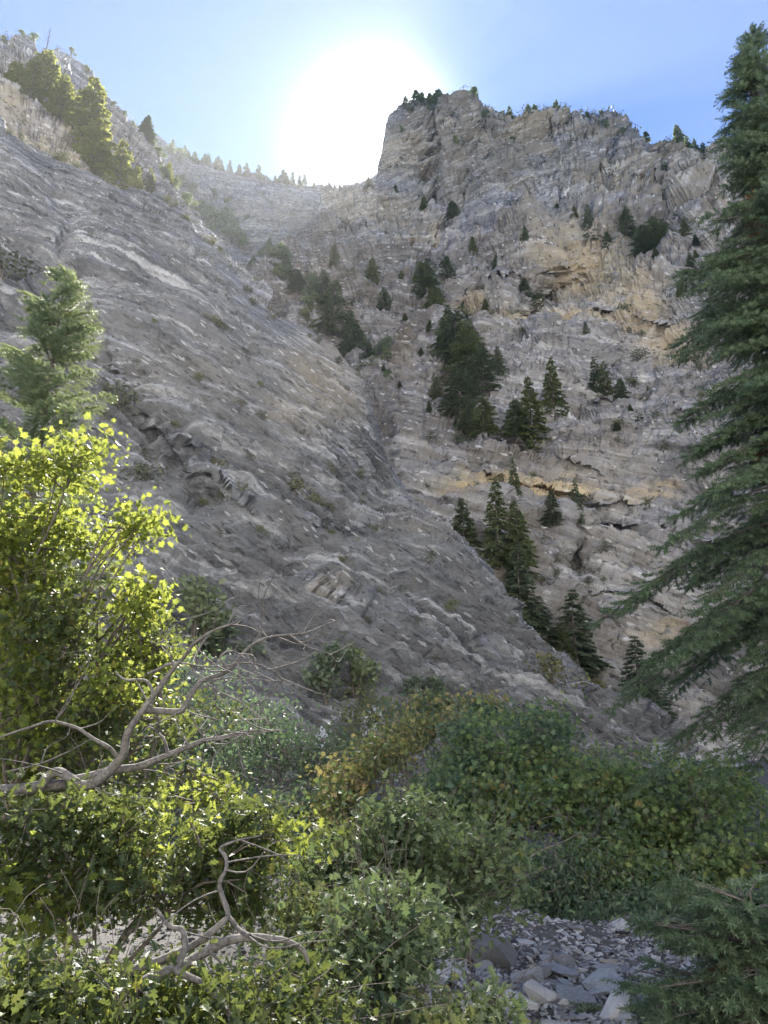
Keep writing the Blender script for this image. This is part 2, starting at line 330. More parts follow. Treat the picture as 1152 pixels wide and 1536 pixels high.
sheet('right_mountain',
  [(330, 480), (380, 430), (420, 392), (450, 368), (480, 335), (497, 308), (512, 292), (530, 279), (556, 272), (566, 262), (571, 242), (576, 208), (583, 180), (600, 157), (625, 150), (660, 155), (700, 163), (740, 176), (780, 174), (800, 164), (830, 170), (850, 184), (880, 186), (910, 190), (930, 194), (940, 202), (955, 212), (975, 226), (990, 238), (1010, 246), (1030, 228), (1045, 240), (1065, 236), (1075, 214), (1090, 208), (1100, 228), (1120, 240), (1160, 230), (1250, 200), (1420, 150)], 1230,
  [(497, 308, 285), (560, 275, 285), (573, 200, 290), (660, 155, 310), (800, 170, 320), (940, 200, 300), (1030, 235, 265), (1090, 215, 245), (1250, 200, 205), (1420, 150, 190),
   (500, 345, 262), (600, 400, 215), (520, 480, 190), (450, 420, 225), (350, 500, 195), (700, 350, 245), (800, 400, 212), (900, 300, 250), (1000, 350, 215), (820, 250, 285),
   (700, 500, 175), (600, 560, 150), (850, 480, 188), (950, 450, 190), (1050, 500, 165), (650, 640, 122), (750, 660, 126), (850, 600, 150), (950, 600, 148), (1050, 650, 128),
   (600, 750, 92), (700, 720, 106), (800, 740, 110), (900, 750, 113), (1000, 780, 113), (650, 850, 84), (800, 870, 90), (900, 900, 92), (1000, 950, 92), (1100, 950, 90),
   (800, 1000, 80), (1000, 1150, 74), (1200, 1150, 68), (1400, 1150, 60), (1200, 600, 118), (1200, 900, 86), (1400, 600, 105), (600, 1200, 68), (1000, 1230, 68), (400, 1200, 68), (400, 800, 100)],
  DX * 1.15, int(1080 / DX / 1.15), disp_mass, mass_mat, (1, .25, -.08), (0, -.25, 1),
  ochre=[(880, 410, 80, 50, .75), (810, 490, 110, 22, 1.0), (760, 735, 85, 18, 1.6), (850, 745, 75, 14, 1.5), (960, 470, 50, 60, .6), (1010, 530, 50, 40, .7), (920, 300, 70, 35, .4), (700, 460, 30, 14, .8), (730, 230, 150, 50, .2), (600, 230, 40, 50, .35), (960, 750, 60, 14, .7), (1080, 300, 60, 80, .3), (560, 340, 60, 30, .3), (640, 370, 40, 14, .7), (1030, 240, 30, 20, .8), (800, 190, 50, 25, .6), (980, 960, 60, 14, .4)],
  ledges=[([(720, 490), (790, 505), (850, 480), (930, 470), (1000, 490)], 5, 4, 18), ([(670, 690), (740, 720), (800, 740), (880, 762), (960, 760)], 3, 2.4, 18), ([(640, 640), (720, 650), (800, 680), (900, 720)], 2, 1.6, 22), ([(860, 780), (940, 785), (1010, 800), (1100, 820)], 2.4, 1.6, 20), ([(500, 352), (570, 368), (660, 375)], 5, 4, 12), ([(650, 395), (760, 430), (840, 400)], 4, 3, 16), ([(850, 300), (930, 290), (1010, 300)], 5, 3, 14), ([(870, 630), (950, 622), (1050, 640)], 3, 2, 18), ([(880, 880), (960, 895), (1040, 930), (1100, 950)], 1.5, 1.2, 18)], jag=9, seed=2, roll=5, warp=lambda A: -A[:, 0] * (.55 * sm(120, 230, A[:, 2]) + .12 * sm(40, 120, A[:, 2]) - .12) + 9 * noise(A * .012),
  soils=[(500, 460, 110, 90, 1.), (600, 520, 60, 130, .9), (560, 640, 60, 60, .9), (690, 560, 50, 110, .9), (470, 380, 60, 30, .6), (640, 180, 90, 40, .8), (700, 260, 120, 50, .5), (980, 360, 70, 50, .8), (1010, 270, 50, 40, .8), (880, 210, 90, 20, .6), (740, 420, 90, 50, .6), (800, 690, 130, 30, .7), (740, 860, 90, 110, .8), (860, 960, 60, 80, .8), (700, 660, 90, 30, .6), (840, 830, 60, 40, .5), (1000, 620, 60, 25, .5), (1060, 330, 60, 40, .5)],
  grooves=[([(1010, 230), (1000, 300), (985, 370), (900, 400), (830, 440), (780, 520)], 26, 20), ([(760, 330), (740, 400), (690, 480), (700, 600)], 16, 22), ([(850, 180), (800, 280), (760, 340)], 12, 16), ([(660, 160), (640, 260), (660, 340), (640, 420)], 12, 18), ([(930, 480), (910, 560), (860, 640)], 8, 18), ([(900, 620), (830, 690), (880, 760), (860, 860), (920, 950)], 7, 20), ([(700, 170), (720, 250), (700, 330)], 9, 12), ([(940, 200), (900, 280), (850, 300)], 9, 12), ([(1100, 240), (1060, 330), (1040, 420), (980, 560)], 9, 16), ([(740, 700), (760, 780), (820, 860)], 5, 16)])
sheet('left_upper_cliff',
  [(-260, -20), (-80, 40), (0, 62), (30, 70), (60, 82), (90, 90), (108, 104), (122, 120), (140, 140), (158, 158), (170, 172), (186, 186), (205, 206), (225, 235), (245, 262), (268, 296), (300, 340), (340, 385), (390, 430)], 520,
  [(-260, -20, 175), (0, 62, 175), (100, 100, 180), (200, 200, 195), (300, 340, 170), (390, 430, 160), (-260, 300, 125), (0, 300, 118), (150, 300, 120), (300, 450, 125), (390, 520, 130), (0, 520, 112), (0, 180, 135), (120, 220, 140), (200, 290, 150)],
  DX * 1.2, int(460 / DX / 1.2), disp_mass, mass_mat, (1, .25, -.5), (0, -.25, 1), ochre=[(60, 230, 120, 40, .4), (0, 200, 60, 60, .4)], jag=7, seed=3, back=9)
sheet('far_ridge',
  [(140, 150), (190, 184), (215, 197), (235, 203), (255, 218), (280, 231), (340, 251), (400, 267), (450, 276), (490, 287), (505, 297), (530, 320), (570, 345)], 560,
  [(140, 150, 380), (200, 190, 400), (300, 240, 420), (400, 267, 430), (500, 295, 430), (570, 345, 420), (140, 560, 240), (350, 450, 280), (420, 400, 320), (570, 560, 300), (300, 350, 330), (430, 320, 370), (200, 300, 330)],
  DX * 1.2, int(400 / DX / 1.2), disp_far, far_mat, (1, .2, .1), (0, -.2, 1), ochre=[(420, 320, 70, 30, .35)], jag=4, seed=4, back=9)

# ------------------------------------------------------------------ ground
def zg(x, y):
    x = np.asarray(x, float); y = np.asarray(y, float)
    b = 0.035 * np.clip(y - 13, 0, 50) + 0.34 * np.exp(-((x - 0.8) / 0.9) ** 2 - ((y - 8.8) / 1.3) ** 2)
    b = b - 0.45 * sm(9.2, 10.8, y) * (1 - sm(15, 24, y)) * sm(-.5, .8, x)
    q = np.stack([np.ravel(x) * .45, np.ravel(y) * .45, np.zeros(x.size)], 1)
    return b + (0.10 * fbm(q, 3)).reshape(x.shape)
def rubble_mat(name, base, dark, light, sc):
    t = NT(name); pos = t.n('ShaderNodeTexCoord').outputs['Object']
    isl = t.n('ShaderNodeNewGeometry').outputs['Random Per Island']
    a = t.noise(t.map(pos, (1, 1, 2.5)), sc, 6, .65); c = t.noise(pos, sc * 5, 4, .6)
    obr = t.n('ShaderNodeObjectInfo').outputs['Random']
    v = t.math('ADD', t.math('MULTIPLY', a, .36), t.math('ADD', t.math('MULTIPLY', c, .20), t.math('ADD', t.math('MULTIPLY', isl, .24), t.math('MULTIPLY', obr, .20))))
    col = t.ramp(v, [(.30, dark), (.5, base), (.70, light)])
    bs = t.n('ShaderNodeBsdfPrincipled'); t.L(col, bs.inputs['Base Color']); bs.inputs['Roughness'].default_value = .9; bs.inputs['Specular IOR Level'].default_value = .12
    bm = t.n('ShaderNodeBump'); bm.inputs['Strength'].default_value = .7; bm.inputs['Distance'].default_value = .02; t.L(t.math('ADD', a, c), bm.inputs['Height']); t.L(bm.outputs[0], bs.inputs['Normal'])
    t.L(bs.outputs[0], t.out.inputs[0]); return t.m
slate = rubble_mat('slate', (.36, .37, .385), (.15, .155, .165), (.62, .63, .64), 6)  # slate of the shaded bank, colour lightened to make up for the shade
slate_sun_dimmed = rubble_mat('slate_sun_dimmed', (.10, .10, .105), (.045, .045, .05), (.20, .20, .205), 6)  # same slate for sunlit ground, colour darkened so the sun does not bleach it
tan_stone = rubble_mat('tan_stone', (.36, .33, .27), (.22, .2, .17), (.48, .45, .38), 5)
dark_stone = rubble_mat('dark_stone', (.20, .205, .215), (.11, .11, .115), (.33, .33, .34), 9)
pale_stone = rubble_mat('pale_stone', (.44, .44, .44), (.25, .25, .25), (.62, .62, .62), 6)
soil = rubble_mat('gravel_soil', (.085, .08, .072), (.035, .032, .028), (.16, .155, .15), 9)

nx_, ny_ = 420, 420
gx_ = np.concatenate([np.linspace(-260, -9, 40)[:-1], np.linspace(-9, 11, 300), np.linspace(11, 420, 50)[1:]])
gy_ = np.concatenate([np.linspace(-60, 1, 14)[:-1], np.linspace(1, 20, 300), np.linspace(20, 520, 70)[1:]])
X_, Y_ = np.meshgrid(gx_, gy_); Z_ = zg(X_, Y_)
Z_ = Z_ + .025 * fbm(np.stack([X_.ravel() * 4, Y_.ravel() * 4, np.zeros(X_.size)], 1), 3).reshape(X_.shape)
ix = np.arange(X_.size).reshape(X_.shape)
tag(obj('ground', mesh('ground', np.stack([X_, Y_, Z_], -1).reshape(-1, 3), np.stack([ix[:-1, :-1], ix[:-1, 1:], ix[1:, 1:], ix[1:, :-1]], -1).reshape(-1, 4), soil, True)), kind='structure')
# unseen hillside behind the camera, added pale to bounce sun onto the cliffs
bx = np.linspace(-420, 420, 90); bt = np.linspace(0, 1, 60); BX, BT = np.meshgrid(bx, bt)
BYY = -42 - 190 * BT; BZ = -2 + 210 * BT ** 0.9
q = np.stack([BX.ravel() * .02, BYY.ravel() * .02, BZ.ravel() * .02], 1); BYY = BYY + (14 * fbm(q, 4)).reshape(BX.shape)
bounce_talus = rubble_mat('bounce_talus', (.60, .595, .59), (.46, .455, .45), (.72, .715, .71), .15)
ix = np.arange(BX.size).reshape(BX.shape)
tag(obj('bounce_hillside', mesh('bounce_hillside', np.stack([BX, BYY, BZ], -1).reshape(-1, 3), np.stack([ix[:-1, :-1], ix[:-1, 1:], ix[1:, 1:], ix[1:, :-1]], -1).reshape(-1, 4), bounce_talus)), kind='structure')

# ------------------------------------------------------------------ vegetation tools
class Acc:
    def __init__(s): s.V = []; s.F = {}; s.n = 0
    def add(s, V, F):
        V = np.asarray(V).reshape(-1, 3); s.V.append(V)
        for f in (F if isinstance(F, list) else [F]):
            f = np.asarray(f)
            if len(f): s.F.setdefault(f.shape[1], []).append(f + s.n)
        s.n += len(V)
    def mesh(s, name, mats, smooth=False, org=None):
        V = np.concatenate(s.V)
        if org is not None: V = V - org
        return mesh(name, V, [np.concatenate(v) for v in s.F.values()], mats, smooth)
def unit(v): return v / np.maximum(np.linalg.norm(v, axis=-1, keepdims=True), 1e-9)
def tube(pts, rad, sides=5):
    pts = np.asarray(pts, float); n = len(pts); rad = np.broadcast_to(rad, n)
    d = unit(np.gradient(pts, axis=0)); ref = np.array([0.31, 0.17, 0.93]) if abs(d[0, 2]) < .8 else np.array([0.9, 0.3, 0.1])
    a = unit(np.cross(d, ref)); b = np.cross(d, a)
    th = np.arange(sides) * 2 * np.pi / sides
    V = pts[:, None] + rad[:, None, None] * (np.cos(th)[None, :, None] * a[:, None] + np.sin(th)[None, :, None] * b[:, None])
    i = np.arange(n - 1)[:, None] * sides; j = np.arange(sides)[None]; k = (j + 1) % sides
    F = np.stack([i + j, i + k, i + sides + k, i + sides + j], -1).reshape(-1, 4)
    return V.reshape(-1, 3), F
def curve(pts, n):
    """smooth resampling of a polyline"""
    pts = np.asarray(pts, float); d = np.r_[0, np.cumsum(np.linalg.norm(np.diff(pts, axis=0), axis=1))]
    t = np.linspace(0, d[-1], n); out = np.stack([np.interp(t, d, pts[:, k]) for k in range(3)], 1)
    for _ in range(2): out[1:-1] = (out[:-2] + 2 * out[1:-1] + out[2:]) / 4
    return out
def inst(acc, tV, tF, pos, Yd, Nd, scale, squash=1.0):
    """many copies of a small template: local y along Yd, local z near Nd"""
    Yd = unit(Yd); X = unit(np.cross(Yd, Nd)); Z = np.cross(X, Yd); scale = np.broadcast_to(scale, len(pos))
    M = np.stack([X, Yd, Z], 1)
    V = pos[:, None] + scale[:, None, None] * np.einsum('kc,ncd->nkd', tV, M)
    off = (np.arange(len(pos)) * len(tV))[:, None, None]
    acc.add(V.reshape(-1, 3), [(np.asarray(f)[None] + off).reshape(-1, len(f[0])) for f in tF])
def leaf_tmpl(side, fold=.25, curl=.12):
    s = np.array(side, float); n = len(s)
    r = np.c_[s[:, 0], s[:, 1], np.abs(s[:, 0]) * fold - curl * s[:, 1] ** 2]; l = r.copy(); l[:, 0] *= -1
    V = np.concatenate([r, l[1:-1]])
    right = list(range(n)); left = [0] + list(range(n, 2 * n - 2)) + [n - 1]
    return V, [np.array([right]), np.array([left[::-1]])]
OAK = leaf_tmpl([(0, 0), (.05, .16), (.24, .24), (.10, .36), (.34, .50), (.13, .58), (.27, .78), (.10, .84), (0, 1)])
MAPLE = leaf_tmpl([(0, 0), (.34, .04), (.26, .22), (.56, .46), (.30, .48), (.34, .66), (.12, .66), (0, 1)])
SIMPLE = (np.array([[0, 0, 0], [.26, .45, .06], [0, 1, -.1], [-.26, .45, .06]]), [np.array([[0, 1, 2, 3]])])
SPRAY = (np.array([[-.12, 0, 0], [.12, 0, 0], [.30, .5, -.03], [0, 1, -.12], [-.30, .5, -.03]]), [np.array([[0, 1, 2, 3, 4]])])
def needle_shoot(n=24, L=1.0, nl=.2, w=.035, seed=0):
    r = np.random.RandomState(seed); V = []; F = []
    for k in range(n):
        t = (k + .5) / n; th = k * 2.4; d = np.array([math.cos(th), 0, math.sin(th)]); tip = np.array([0, t * L, 0]) + d * nl * (.8 if t < .85 else .45) + np.array([0, nl * (.55 if t < .85 else 1.0), 0])
        side = np.cross(d, [0, 1, 0]); b = np.array([0, t * L, 0])
        i = len(V); V += [b - side * w, b + side * w, tip]; F.append([i, i + 1, i + 2])
    return np.array(V), [np.array(F)]
def leaf_mat(name, stops, trans, tmix=.45, rough=.5, spec=.4, objvar=False):
    t = NT(name); g = t.n('ShaderNodeNewGeometry'); isl = g.outputs['Random Per Island']
    pos = t.n('ShaderNodeTexCoord').outputs['Object']
    v = t.math('ADD', t.math('MULTIPLY', isl, .5), t.math('MULTIPLY', t.noise(pos, 1.1, 3, .6), .5))
    col = t.ramp(v, stops)
    if objvar: col = t.mix(1.0, col, t.ramp(t.n('ShaderNodeObjectInfo').outputs['Random'], [(0, (.7, .72, .8)), (.5, (1, 1, 1)), (1, (1.35, 1.2, .8))]), 'MULTIPLY')
    d = t.n('ShaderNodeBsdfPrincipled'); t.L(col, d.inputs['Base Color']); d.inputs['Roughness'].default_value = rough; d.inputs['Specular IOR Level'].default_value = spec
    tr = t.n('ShaderNodeBsdfTranslucent'); t.L(t.mix(.65, col, trans), tr.inputs[0])
    mx = t.n('ShaderNodeMixShader'); mx.inputs[0].default_value = tmix; t.L(d.outputs[0], mx.inputs[1]); t.L(tr.outputs[0], mx.inputs[2])
    t.L(mx.outputs[0], t.out.inputs[0]); return t.m
def wood_mat(name, a, b, sc=14):
    t = NT(name); pos = t.n('ShaderNodeTexCoord').outputs['Object']
    n = t.noise(pos, sc, 5, .65); m = t.noise(pos, sc * 4, 4, .6)
    col = t.ramp(t.math('ADD', t.math('MULTIPLY', n, .6), t.math('MULTIPLY', m, .4)), [(.36, a), (.62, b)])
    bs = t.n('ShaderNodeBsdfPrincipled'); t.L(col, bs.inputs['Base Color']); bs.inputs['Roughness'].default_value = .85
    bm = t.n('ShaderNodeBump'); bm.inputs['Distance'].default_value = .006; t.L(m, bm.inputs['Height']); t.L(bm.outputs[0], bs.inputs['Normal'])
    t.L(bs.outputs[0], t.out.inputs[0]); return t.m
M_maple = leaf_mat('maple_leaf', [(.30, (.07, .10, .025)), (.5, (.13, .18, .03)), (.68, (.20, .24, .04)), (.80, (.26, .17, .05))], (.46, .50, .09), .5)
M_oak = leaf_mat('oak_leaf', [(.30, (.028, .05, .02)), (.52, (.055, .085, .028)), (.72, (.10, .125, .035)), (.82, (.20, .12, .04))], (.24, .28, .06), .38)
M_oak_shade = leaf_mat('oak_leaf_shade', [(.30, (.06, .09, .05)), (.55, (.11, .155, .075)), (.75, (.18, .23, .11))], (.24, .32, .10), .36)  # oak leaf copy for shaded bushes, colour raised to make up for shade
M_thick = leaf_mat('thicket_leaf', [(.30, (.06, .10, .065)), (.55, (.11, .165, .09)), (.75, (.17, .225, .12))], (.2, .3, .12), .35)
M_green = leaf_mat('green_leaf', [(.30, (.09, .14, .06)), (.52, (.16, .23, .085)), (.70, (.24, .31, .11)), (.80, (.30, .21, .07))], (.28, .40, .09), .4)
M_yellow = leaf_mat('yellow_leaf', [(.30, (.14, .18, .07)), (.48, (.24, .26, .09)), (.62, (.38, .33, .12)), (.76, (.38, .25, .14))], (.5, .42, .12), .4)
M_olive = leaf_mat('olive_leaf', [(.30, (.08, .11, .04)), (.55, (.14, .16, .06)), (.75, (.2, .2, .08))], (.3, .34, .1), .35)
M_brown = leaf_mat('brown_leaf', [(.3, (.16, .08, .04)), (.7, (.32, .17, .08))], (.42, .22, .09), .35)
M_fir = leaf_mat('fir_needle', [(.30, (.11, .14, .085)), (.55, (.18, .225, .13)), (.75, (.26, .31, .18))], (.34, .42, .16), .35, objvar=True)
M_fir_lit = leaf_mat('fir_needle_lit', [(.30, (.08, .11, .03)), (.55, (.16, .19, .05)), (.75, (.26, .27, .08))], (.60, .62, .14), .5, objvar=True)  # sunlit copy of the fir needle, backlight put into its colours
M_spruce = leaf_mat('spruce_needle', [(.30, (.07, .105, .06)), (.55, (.125, .18, .10)), (.75, (.21, .27, .155))], (.26, .38, .18), .28)
M_spruce_tip = leaf_mat('pale_fir_needle', [(.30, (.075, .12, .065)), (.55, (.12, .18, .09)), (.75, (.2, .26, .13))], (.45, .5, .2), .35)
M_scrub = leaf_mat('scrub_leaf', [(.30, (.08, .095, .055)), (.55, (.14, .15, .085)), (.75, (.2, .2, .12))], (.16, .18, .07), .2, objvar=True)
M_bark = wood_mat('bark', (.07, .058, .048), (.20, .17, .14))
M_dead = wood_mat('dead_wood', (.07, .062, .056), (.22, .20, .18))
M_twig = wood_mat('grey_twig', (.10, .09, .08), (.26, .23, .20))

def bush(name, label, cat, base, lobes, ncl, per, leaf, size, mat, wood=None, seed=0, spread=.16, thr=-.25, group=None, trunk_r=.03, up=.5, accents=None, nfreq=1.4, shell=.25):
    """base point; lobes = (px, py, Y, rx, ry in photo pixels, rz in m): branches reach through each lobe and end in leaf clusters"""
    r = np.random.RandomState(seed + 100); base = np.asarray(base, float); root = bpy.data.objects.new(name, None); COL.objects.link(root); root.location = base
    tag(root, label, cat, group)
    W = Acc(); Lf = Acc(); accs = {}; tot = sum(l[3] * l[4] for l in lobes); cl = []
    cc = np.mean([P(l[0], l[1], l[2]) for l in lobes], 0); hub = base * .6 + cc * .4 + r.normal(size=3) * .05
    W.add(*tube(curve([base, base * .75 + cc * .25 + r.normal(size=3) * .12 * [1, 1, 0], hub], 8), np.linspace(trunk_r * 1.3, trunk_r * .9, 8), 7))
    for (x, y, Y, rx, ry, rz) in lobes:
        c = P(x, y, Y); k = np.linalg.norm(ray(x, y)) * Y / FPX; m = max(4, int(ncl * rx * ry / tot))
        d = unit(r.normal(size=(m * 2, 3))); rad = (shell + (1 - shell) * r.rand(m * 2)) ** (1 / 2.2); rad = rad * np.where(r.rand(m * 2) < .18, 1 + .45 * r.rand(m * 2), 1)
        RR = np.array([rx * k, rz, ry * k]); ns = 7; sc_ = c + unit(r.normal(size=(ns, 3))) * RR * (.5 + .5 * r.rand(ns, 1)); sc_[0] = c; sr = .30 + .30 * r.rand(ns); wh = r.randint(0, ns, m * 2)
        q = sc_[wh] + d * rad[:, None] * RR * sr[wh][:, None]; q = q[noise(q * nfreq + seed) > thr][:m]
        q[:, 2] = np.maximum(q[:, 2], zg(q[:, 0], q[:, 1]) + .05)
        stem_pts = curve([hub, hub * .55 + c * .45 + r.normal(size=3) * .2 * [1, 1, .5], c + r.normal(size=3) * .1, c], 9)
        W.add(*tube(stem_pts, np.linspace(trunk_r * .7, trunk_r * .22, 9), 6))
        nb = max(3, m // 7); lim = q[r.permutation(len(q))[:nb]]
        sub = []
        for e in lim:
            s = stem_pts[r.randint(4, 9)]; cv = curve([s, s * .5 + e * .5 + r.normal(size=3) * .08 * np.linalg.norm(e - s), e], 6)
            W.add(*tube(cv, np.linspace(trunk_r * .38, trunk_r * .12, 6), 4)); sub.append(cv[2:])
        sub = np.concatenate(sub) if sub else stem_pts
        for e in q:
            j = np.argmin(((sub - e) ** 2).sum(1) + r.rand(len(sub)) * .02); s = sub[j]
            cv = np.array([s, s * .45 + e * .55 + r.normal(size=3) * .03, e]); W.add(*tube(cv, [trunk_r * .15, trunk_r * .1, trunk_r * .05], 3))
        cl.append(q)
        for e in q[r.permutation(len(q))[:max(3, m // 12)]]:
            v = unit(e - base + r.normal(size=3) * .5) * (.12 + .3 * r.rand()) * (1 + Y * .06); W.add(*tube(curve([e, e + v * .5 + r.normal(size=3) * .03, e + v, e + v * 1.2 + r.normal(size=3) * .07], 6), np.linspace(trunk_r * .10, .0015, 6), 3))
    q = np.concatenate(cl); n = len(q) * per
    pos = np.repeat(q, per, 0) + r.normal(size=(n, 3)) * spread * np.array([1, 1, .7])
    N = unit(r.normal(size=(n, 3)) * .75 + np.array([0, -.15, up * 2])); T = r.normal(size=(n, 3)) + np.array([0, 0, -.35]); sc = size * (.4 + .9 * r.rand(n))
    pick = np.zeros(n, int)
    if accents:
        f = noise(np.repeat(q, per, 0) * 1.7 + 40 + seed)
        for i, (am, a_thr) in enumerate(accents): pick[(f > a_thr) & (pick == 0)] = i + 1
    inst(Lf, leaf[0], leaf[1], pos[pick == 0], T[pick == 0], N[pick == 0], sc[pick == 0])
    obj('branches', W.mesh('branches', wood or M_twig, True, base), root)
    obj('foliage', Lf.mesh('foliage', mat, False, base), root)
    for i, (am, _) in enumerate(accents or []):
        s = pick == i + 1
        if s.any():
            A = Acc(); inst(A, leaf[0], leaf[1], pos[s], T[s], N[s], sc[s]); o = obj('foliage', A.mesh('foliage', am, False, base), root)
            o['label'] = 'turning yellow to brown foliage' if am in (M_brown, M_yellow) else 'paler foliage'
    return root

def fir_proto(seed, whorls=30, nb=8, rad=.20, mat=None, droop=.25, spr=7, ssize=.026, power=.85, bare=.06, irregular=.25, snag=False):
    """unit-height conifer: crown mesh + trunk mesh (with limbs)"""
    r = np.random.RandomState(seed); T = Acc(); C = Acc(); lean = r.normal(size=2) * .012
    ax = lambda h: np.array([lean[0] * math.sin(h * 3), lean[1] * math.sin(h * 2.3), h])
    T.add(*tube([ax(h) - [0, 0, .03 * (h == 0)] for h in np.linspace(0, .985, 12)], np.linspace(.016, .002, 12), 6))
    pos = []; dr = []; nn = []; sc = []
    for k in range(whorls):
        h = bare + (.985 - bare) * (k + r.rand() * .6) / whorls; prof = (1 - h) ** power * (1.0 - .35 * max(0, .22 - h) / .22)
        for b in range(nb if h < .85 else nb - 2):
            a = r.rand() * 6.283; L = rad * prof * (1 - irregular + 2 * irregular * r.rand()) * (1.15 if r.rand() > .85 else 1) + .012
            dh = np.array([math.cos(a), math.sin(a), 0]); up = .25 * (h - .4) - .06; s0 = ax(h)
            tt = np.linspace(0, 1, 5); cv = s0 + dh * (L * tt)[:, None] + np.array([0, 0, 1]) * (L * (up * tt - droop * tt ** 2 * (1.2 - h)))[:, None]
            if b % 2 == 0 or snag: T.add(*tube(cv, np.linspace(.0035, .001, 5), 3))
            if snag: continue
            m = max(2, int(spr * L / rad * 2)); ts = np.sqrt(r.rand(m) * .94 + .06); ts = np.r_[ts, 1.0]
            pp = s0 + dh * (L * ts)[:, None] + np.array([0, 0, 1]) * (L * (up * ts - droop * ts ** 2 * (1.2 - h)))[:, None]
            for sgn in (-1, 1, 0):
                lat = np.array([-dh[1], dh[0], 0]) * sgn
                pos.append(pp + r.normal(size=pp.shape) * .004); dr.append(dh * .9 + lat * .9 + np.array([0, 0, -.35]) + r.normal(size=pp.shape) * .25); nn.append(np.array([0, 0, 1]) + r.normal(size=pp.shape) * .45)
                sc.append(ssize * (.6 + .7 * r.rand(len(pp))) * (.7 + .5 * prof))
    t = T.mesh('trunk', M_bark if not snag else M_dead, True)
    if snag: return t, None
    inst(C, SPRAY[0], SPRAY[1], np.concatenate(pos), np.concatenate(dr), np.concatenate(nn), np.concatenate(sc))
    return t, C.mesh('crown', mat or M_fir, False)
def round_proto(seed, mat, n=900, lobes=7, wide=.45, size=.07, trunk=True):
    """unit-height scrubby tree or shrub of leafy lobes"""
    r = np.random.RandomState(seed); T = Acc(); C = Acc(); pos = []
    for k in range(lobes):
        h = .25 + .6 * (k + r.rand() * .5) / lobes; c = np.array([r.normal() * wide * .42 * (1.1 - h), r.normal() * wide * .42 * (1.1 - h), h]); R_ = np.array([1, 1, .75]) * (.14 + .10 * r.rand()) * (1.25 - h * .5) * wide / .45
        T.add(*tube(curve([[0, 0, -.03], [c[0] * .3, c[1] * .3, h * .45], c], 5), np.linspace(.022, .005, 5), 4))
        d = unit(r.normal(size=(n // lobes, 3))); pos.append(c + d * R_ * (.35 + .75 * r.rand(n // lobes))[:, None])
    pos = np.concatenate(pos); m = len(pos)
    inst(C, SPRAY[0], SPRAY[1], pos, r.normal(size=(m, 3)) + [0, 0, .4], r.normal(size=(m, 3)) + [0, 0, .8], size * (.5 + .8 * r.rand(m)))
    return T.mesh('trunk', M_bark, True), C.mesh('crown', mat, False)

def plant(name, proto, label, cat, loc, h, rz, group=None, wide=1.0, tilt=0):
    root = bpy.data.objects.new(name, None); COL.objects.link(root); root.location = loc; root.scale = (h * wide, h * wide, h); root.rotation_euler = (tilt, tilt * .6, rz)
    tag(root, label, cat, group)
    tk, cr = proto; o = obj('trunk', tk, root)
    if cr is not None: obj('crown', cr, root)
    return root
_pr = np.random.RandomState(5)
def plants(name, protos, label, cat, sheet_name, items, group=None):
    """items: (px, py of the foot, height in px[, width factor])"""
    for i, it in enumerate(items):
        x, y, hp = it[:3]; b = on(sheet_name, x, y); k = np.linalg.norm(b - CAM) / FPX
        el = math.atan2(b[2] - CAM[2], math.hypot(b[0], b[1])); rr = ray(x, y); D = np.linalg.norm(b - CAM)
        h = hp * k / max(.45, math.cos(el) ) * (np.linalg.norm([1, (768 - y) / FPX]) ** -1)
        c = protos[_pr.randint(len(protos))] if len(it) < 5 else protos[it[4]]
        plant(name, c, label if isinstance(label, str) else label[i], cat, b - np.array([0, 0, .04 * h]), h, _pr.rand() * 6.28, group, (it[3] if len(it) > 3 and it[3] else 1.0) * (.9 + .25 * _pr.rand()))

FIR = [fir_proto(s, 30, 10, .20, M_fir, spr=13, irregular=.38) for s in (1, 2, 3)]
FIRW = [fir_proto(s, 26, 10, .26, M_fir, spr=13, power=.75, irregular=.5) for s in (11, 12)]
FIRT = [fir_proto(s, 26, 6, .12, M_fir, spr=5, irregular=.5, ssize=.03) for s in (21, 22)]
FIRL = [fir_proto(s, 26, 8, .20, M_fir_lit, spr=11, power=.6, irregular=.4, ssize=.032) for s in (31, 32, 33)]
FIRS = [fir_proto(s, 16, 6, .22, M_fir, spr=4, ssize=.07, irregular=.4) for s in (41, 42, 43)]
SNAG = [fir_proto(s, 14, 3, .16, None, snag=True, irregular=.6, bare=.3) for s in (51, 52)]
RND = [round_proto(s, M_fir, 900) for s in (61, 62, 63)]
RNDL = [round_proto(s, M_fir_lit, 900) for s in (71, 72)]
SHR = [round_proto(s, M_scrub, 420, 6, .8, .09) for s in (81, 82, 83)]
SHRY = [round_proto(s, M_olive, 420, 6, .8, .09) for s in (91, 92)]
SHRO = [round_proto(s, M_yellow, 420, 6, .7, .09) for s in (95,)]

# ------------------------------------------------------------------ trees on the cliffs
LU, RM, SL, FR = 'left_upper_cliff', 'right_mountain', 'left_slab_cliff', 'far_ridge'
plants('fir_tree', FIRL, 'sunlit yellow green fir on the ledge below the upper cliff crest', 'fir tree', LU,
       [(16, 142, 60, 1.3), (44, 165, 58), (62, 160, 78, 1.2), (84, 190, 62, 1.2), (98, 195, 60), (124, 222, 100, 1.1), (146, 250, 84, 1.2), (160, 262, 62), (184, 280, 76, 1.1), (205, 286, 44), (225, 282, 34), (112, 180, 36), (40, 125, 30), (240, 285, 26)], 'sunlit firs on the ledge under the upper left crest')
plants('fir_tree', FIR, ['dark slim fir rising alone from the descending left crest'], 'fir tree', LU, [(211, 215, 36, 1.3)])
plants('dead_tree', SNAG, ['bare dead tree leaning on the highest left crest'], 'dead tree', LU, [(66, 88, 32, 1.2)])
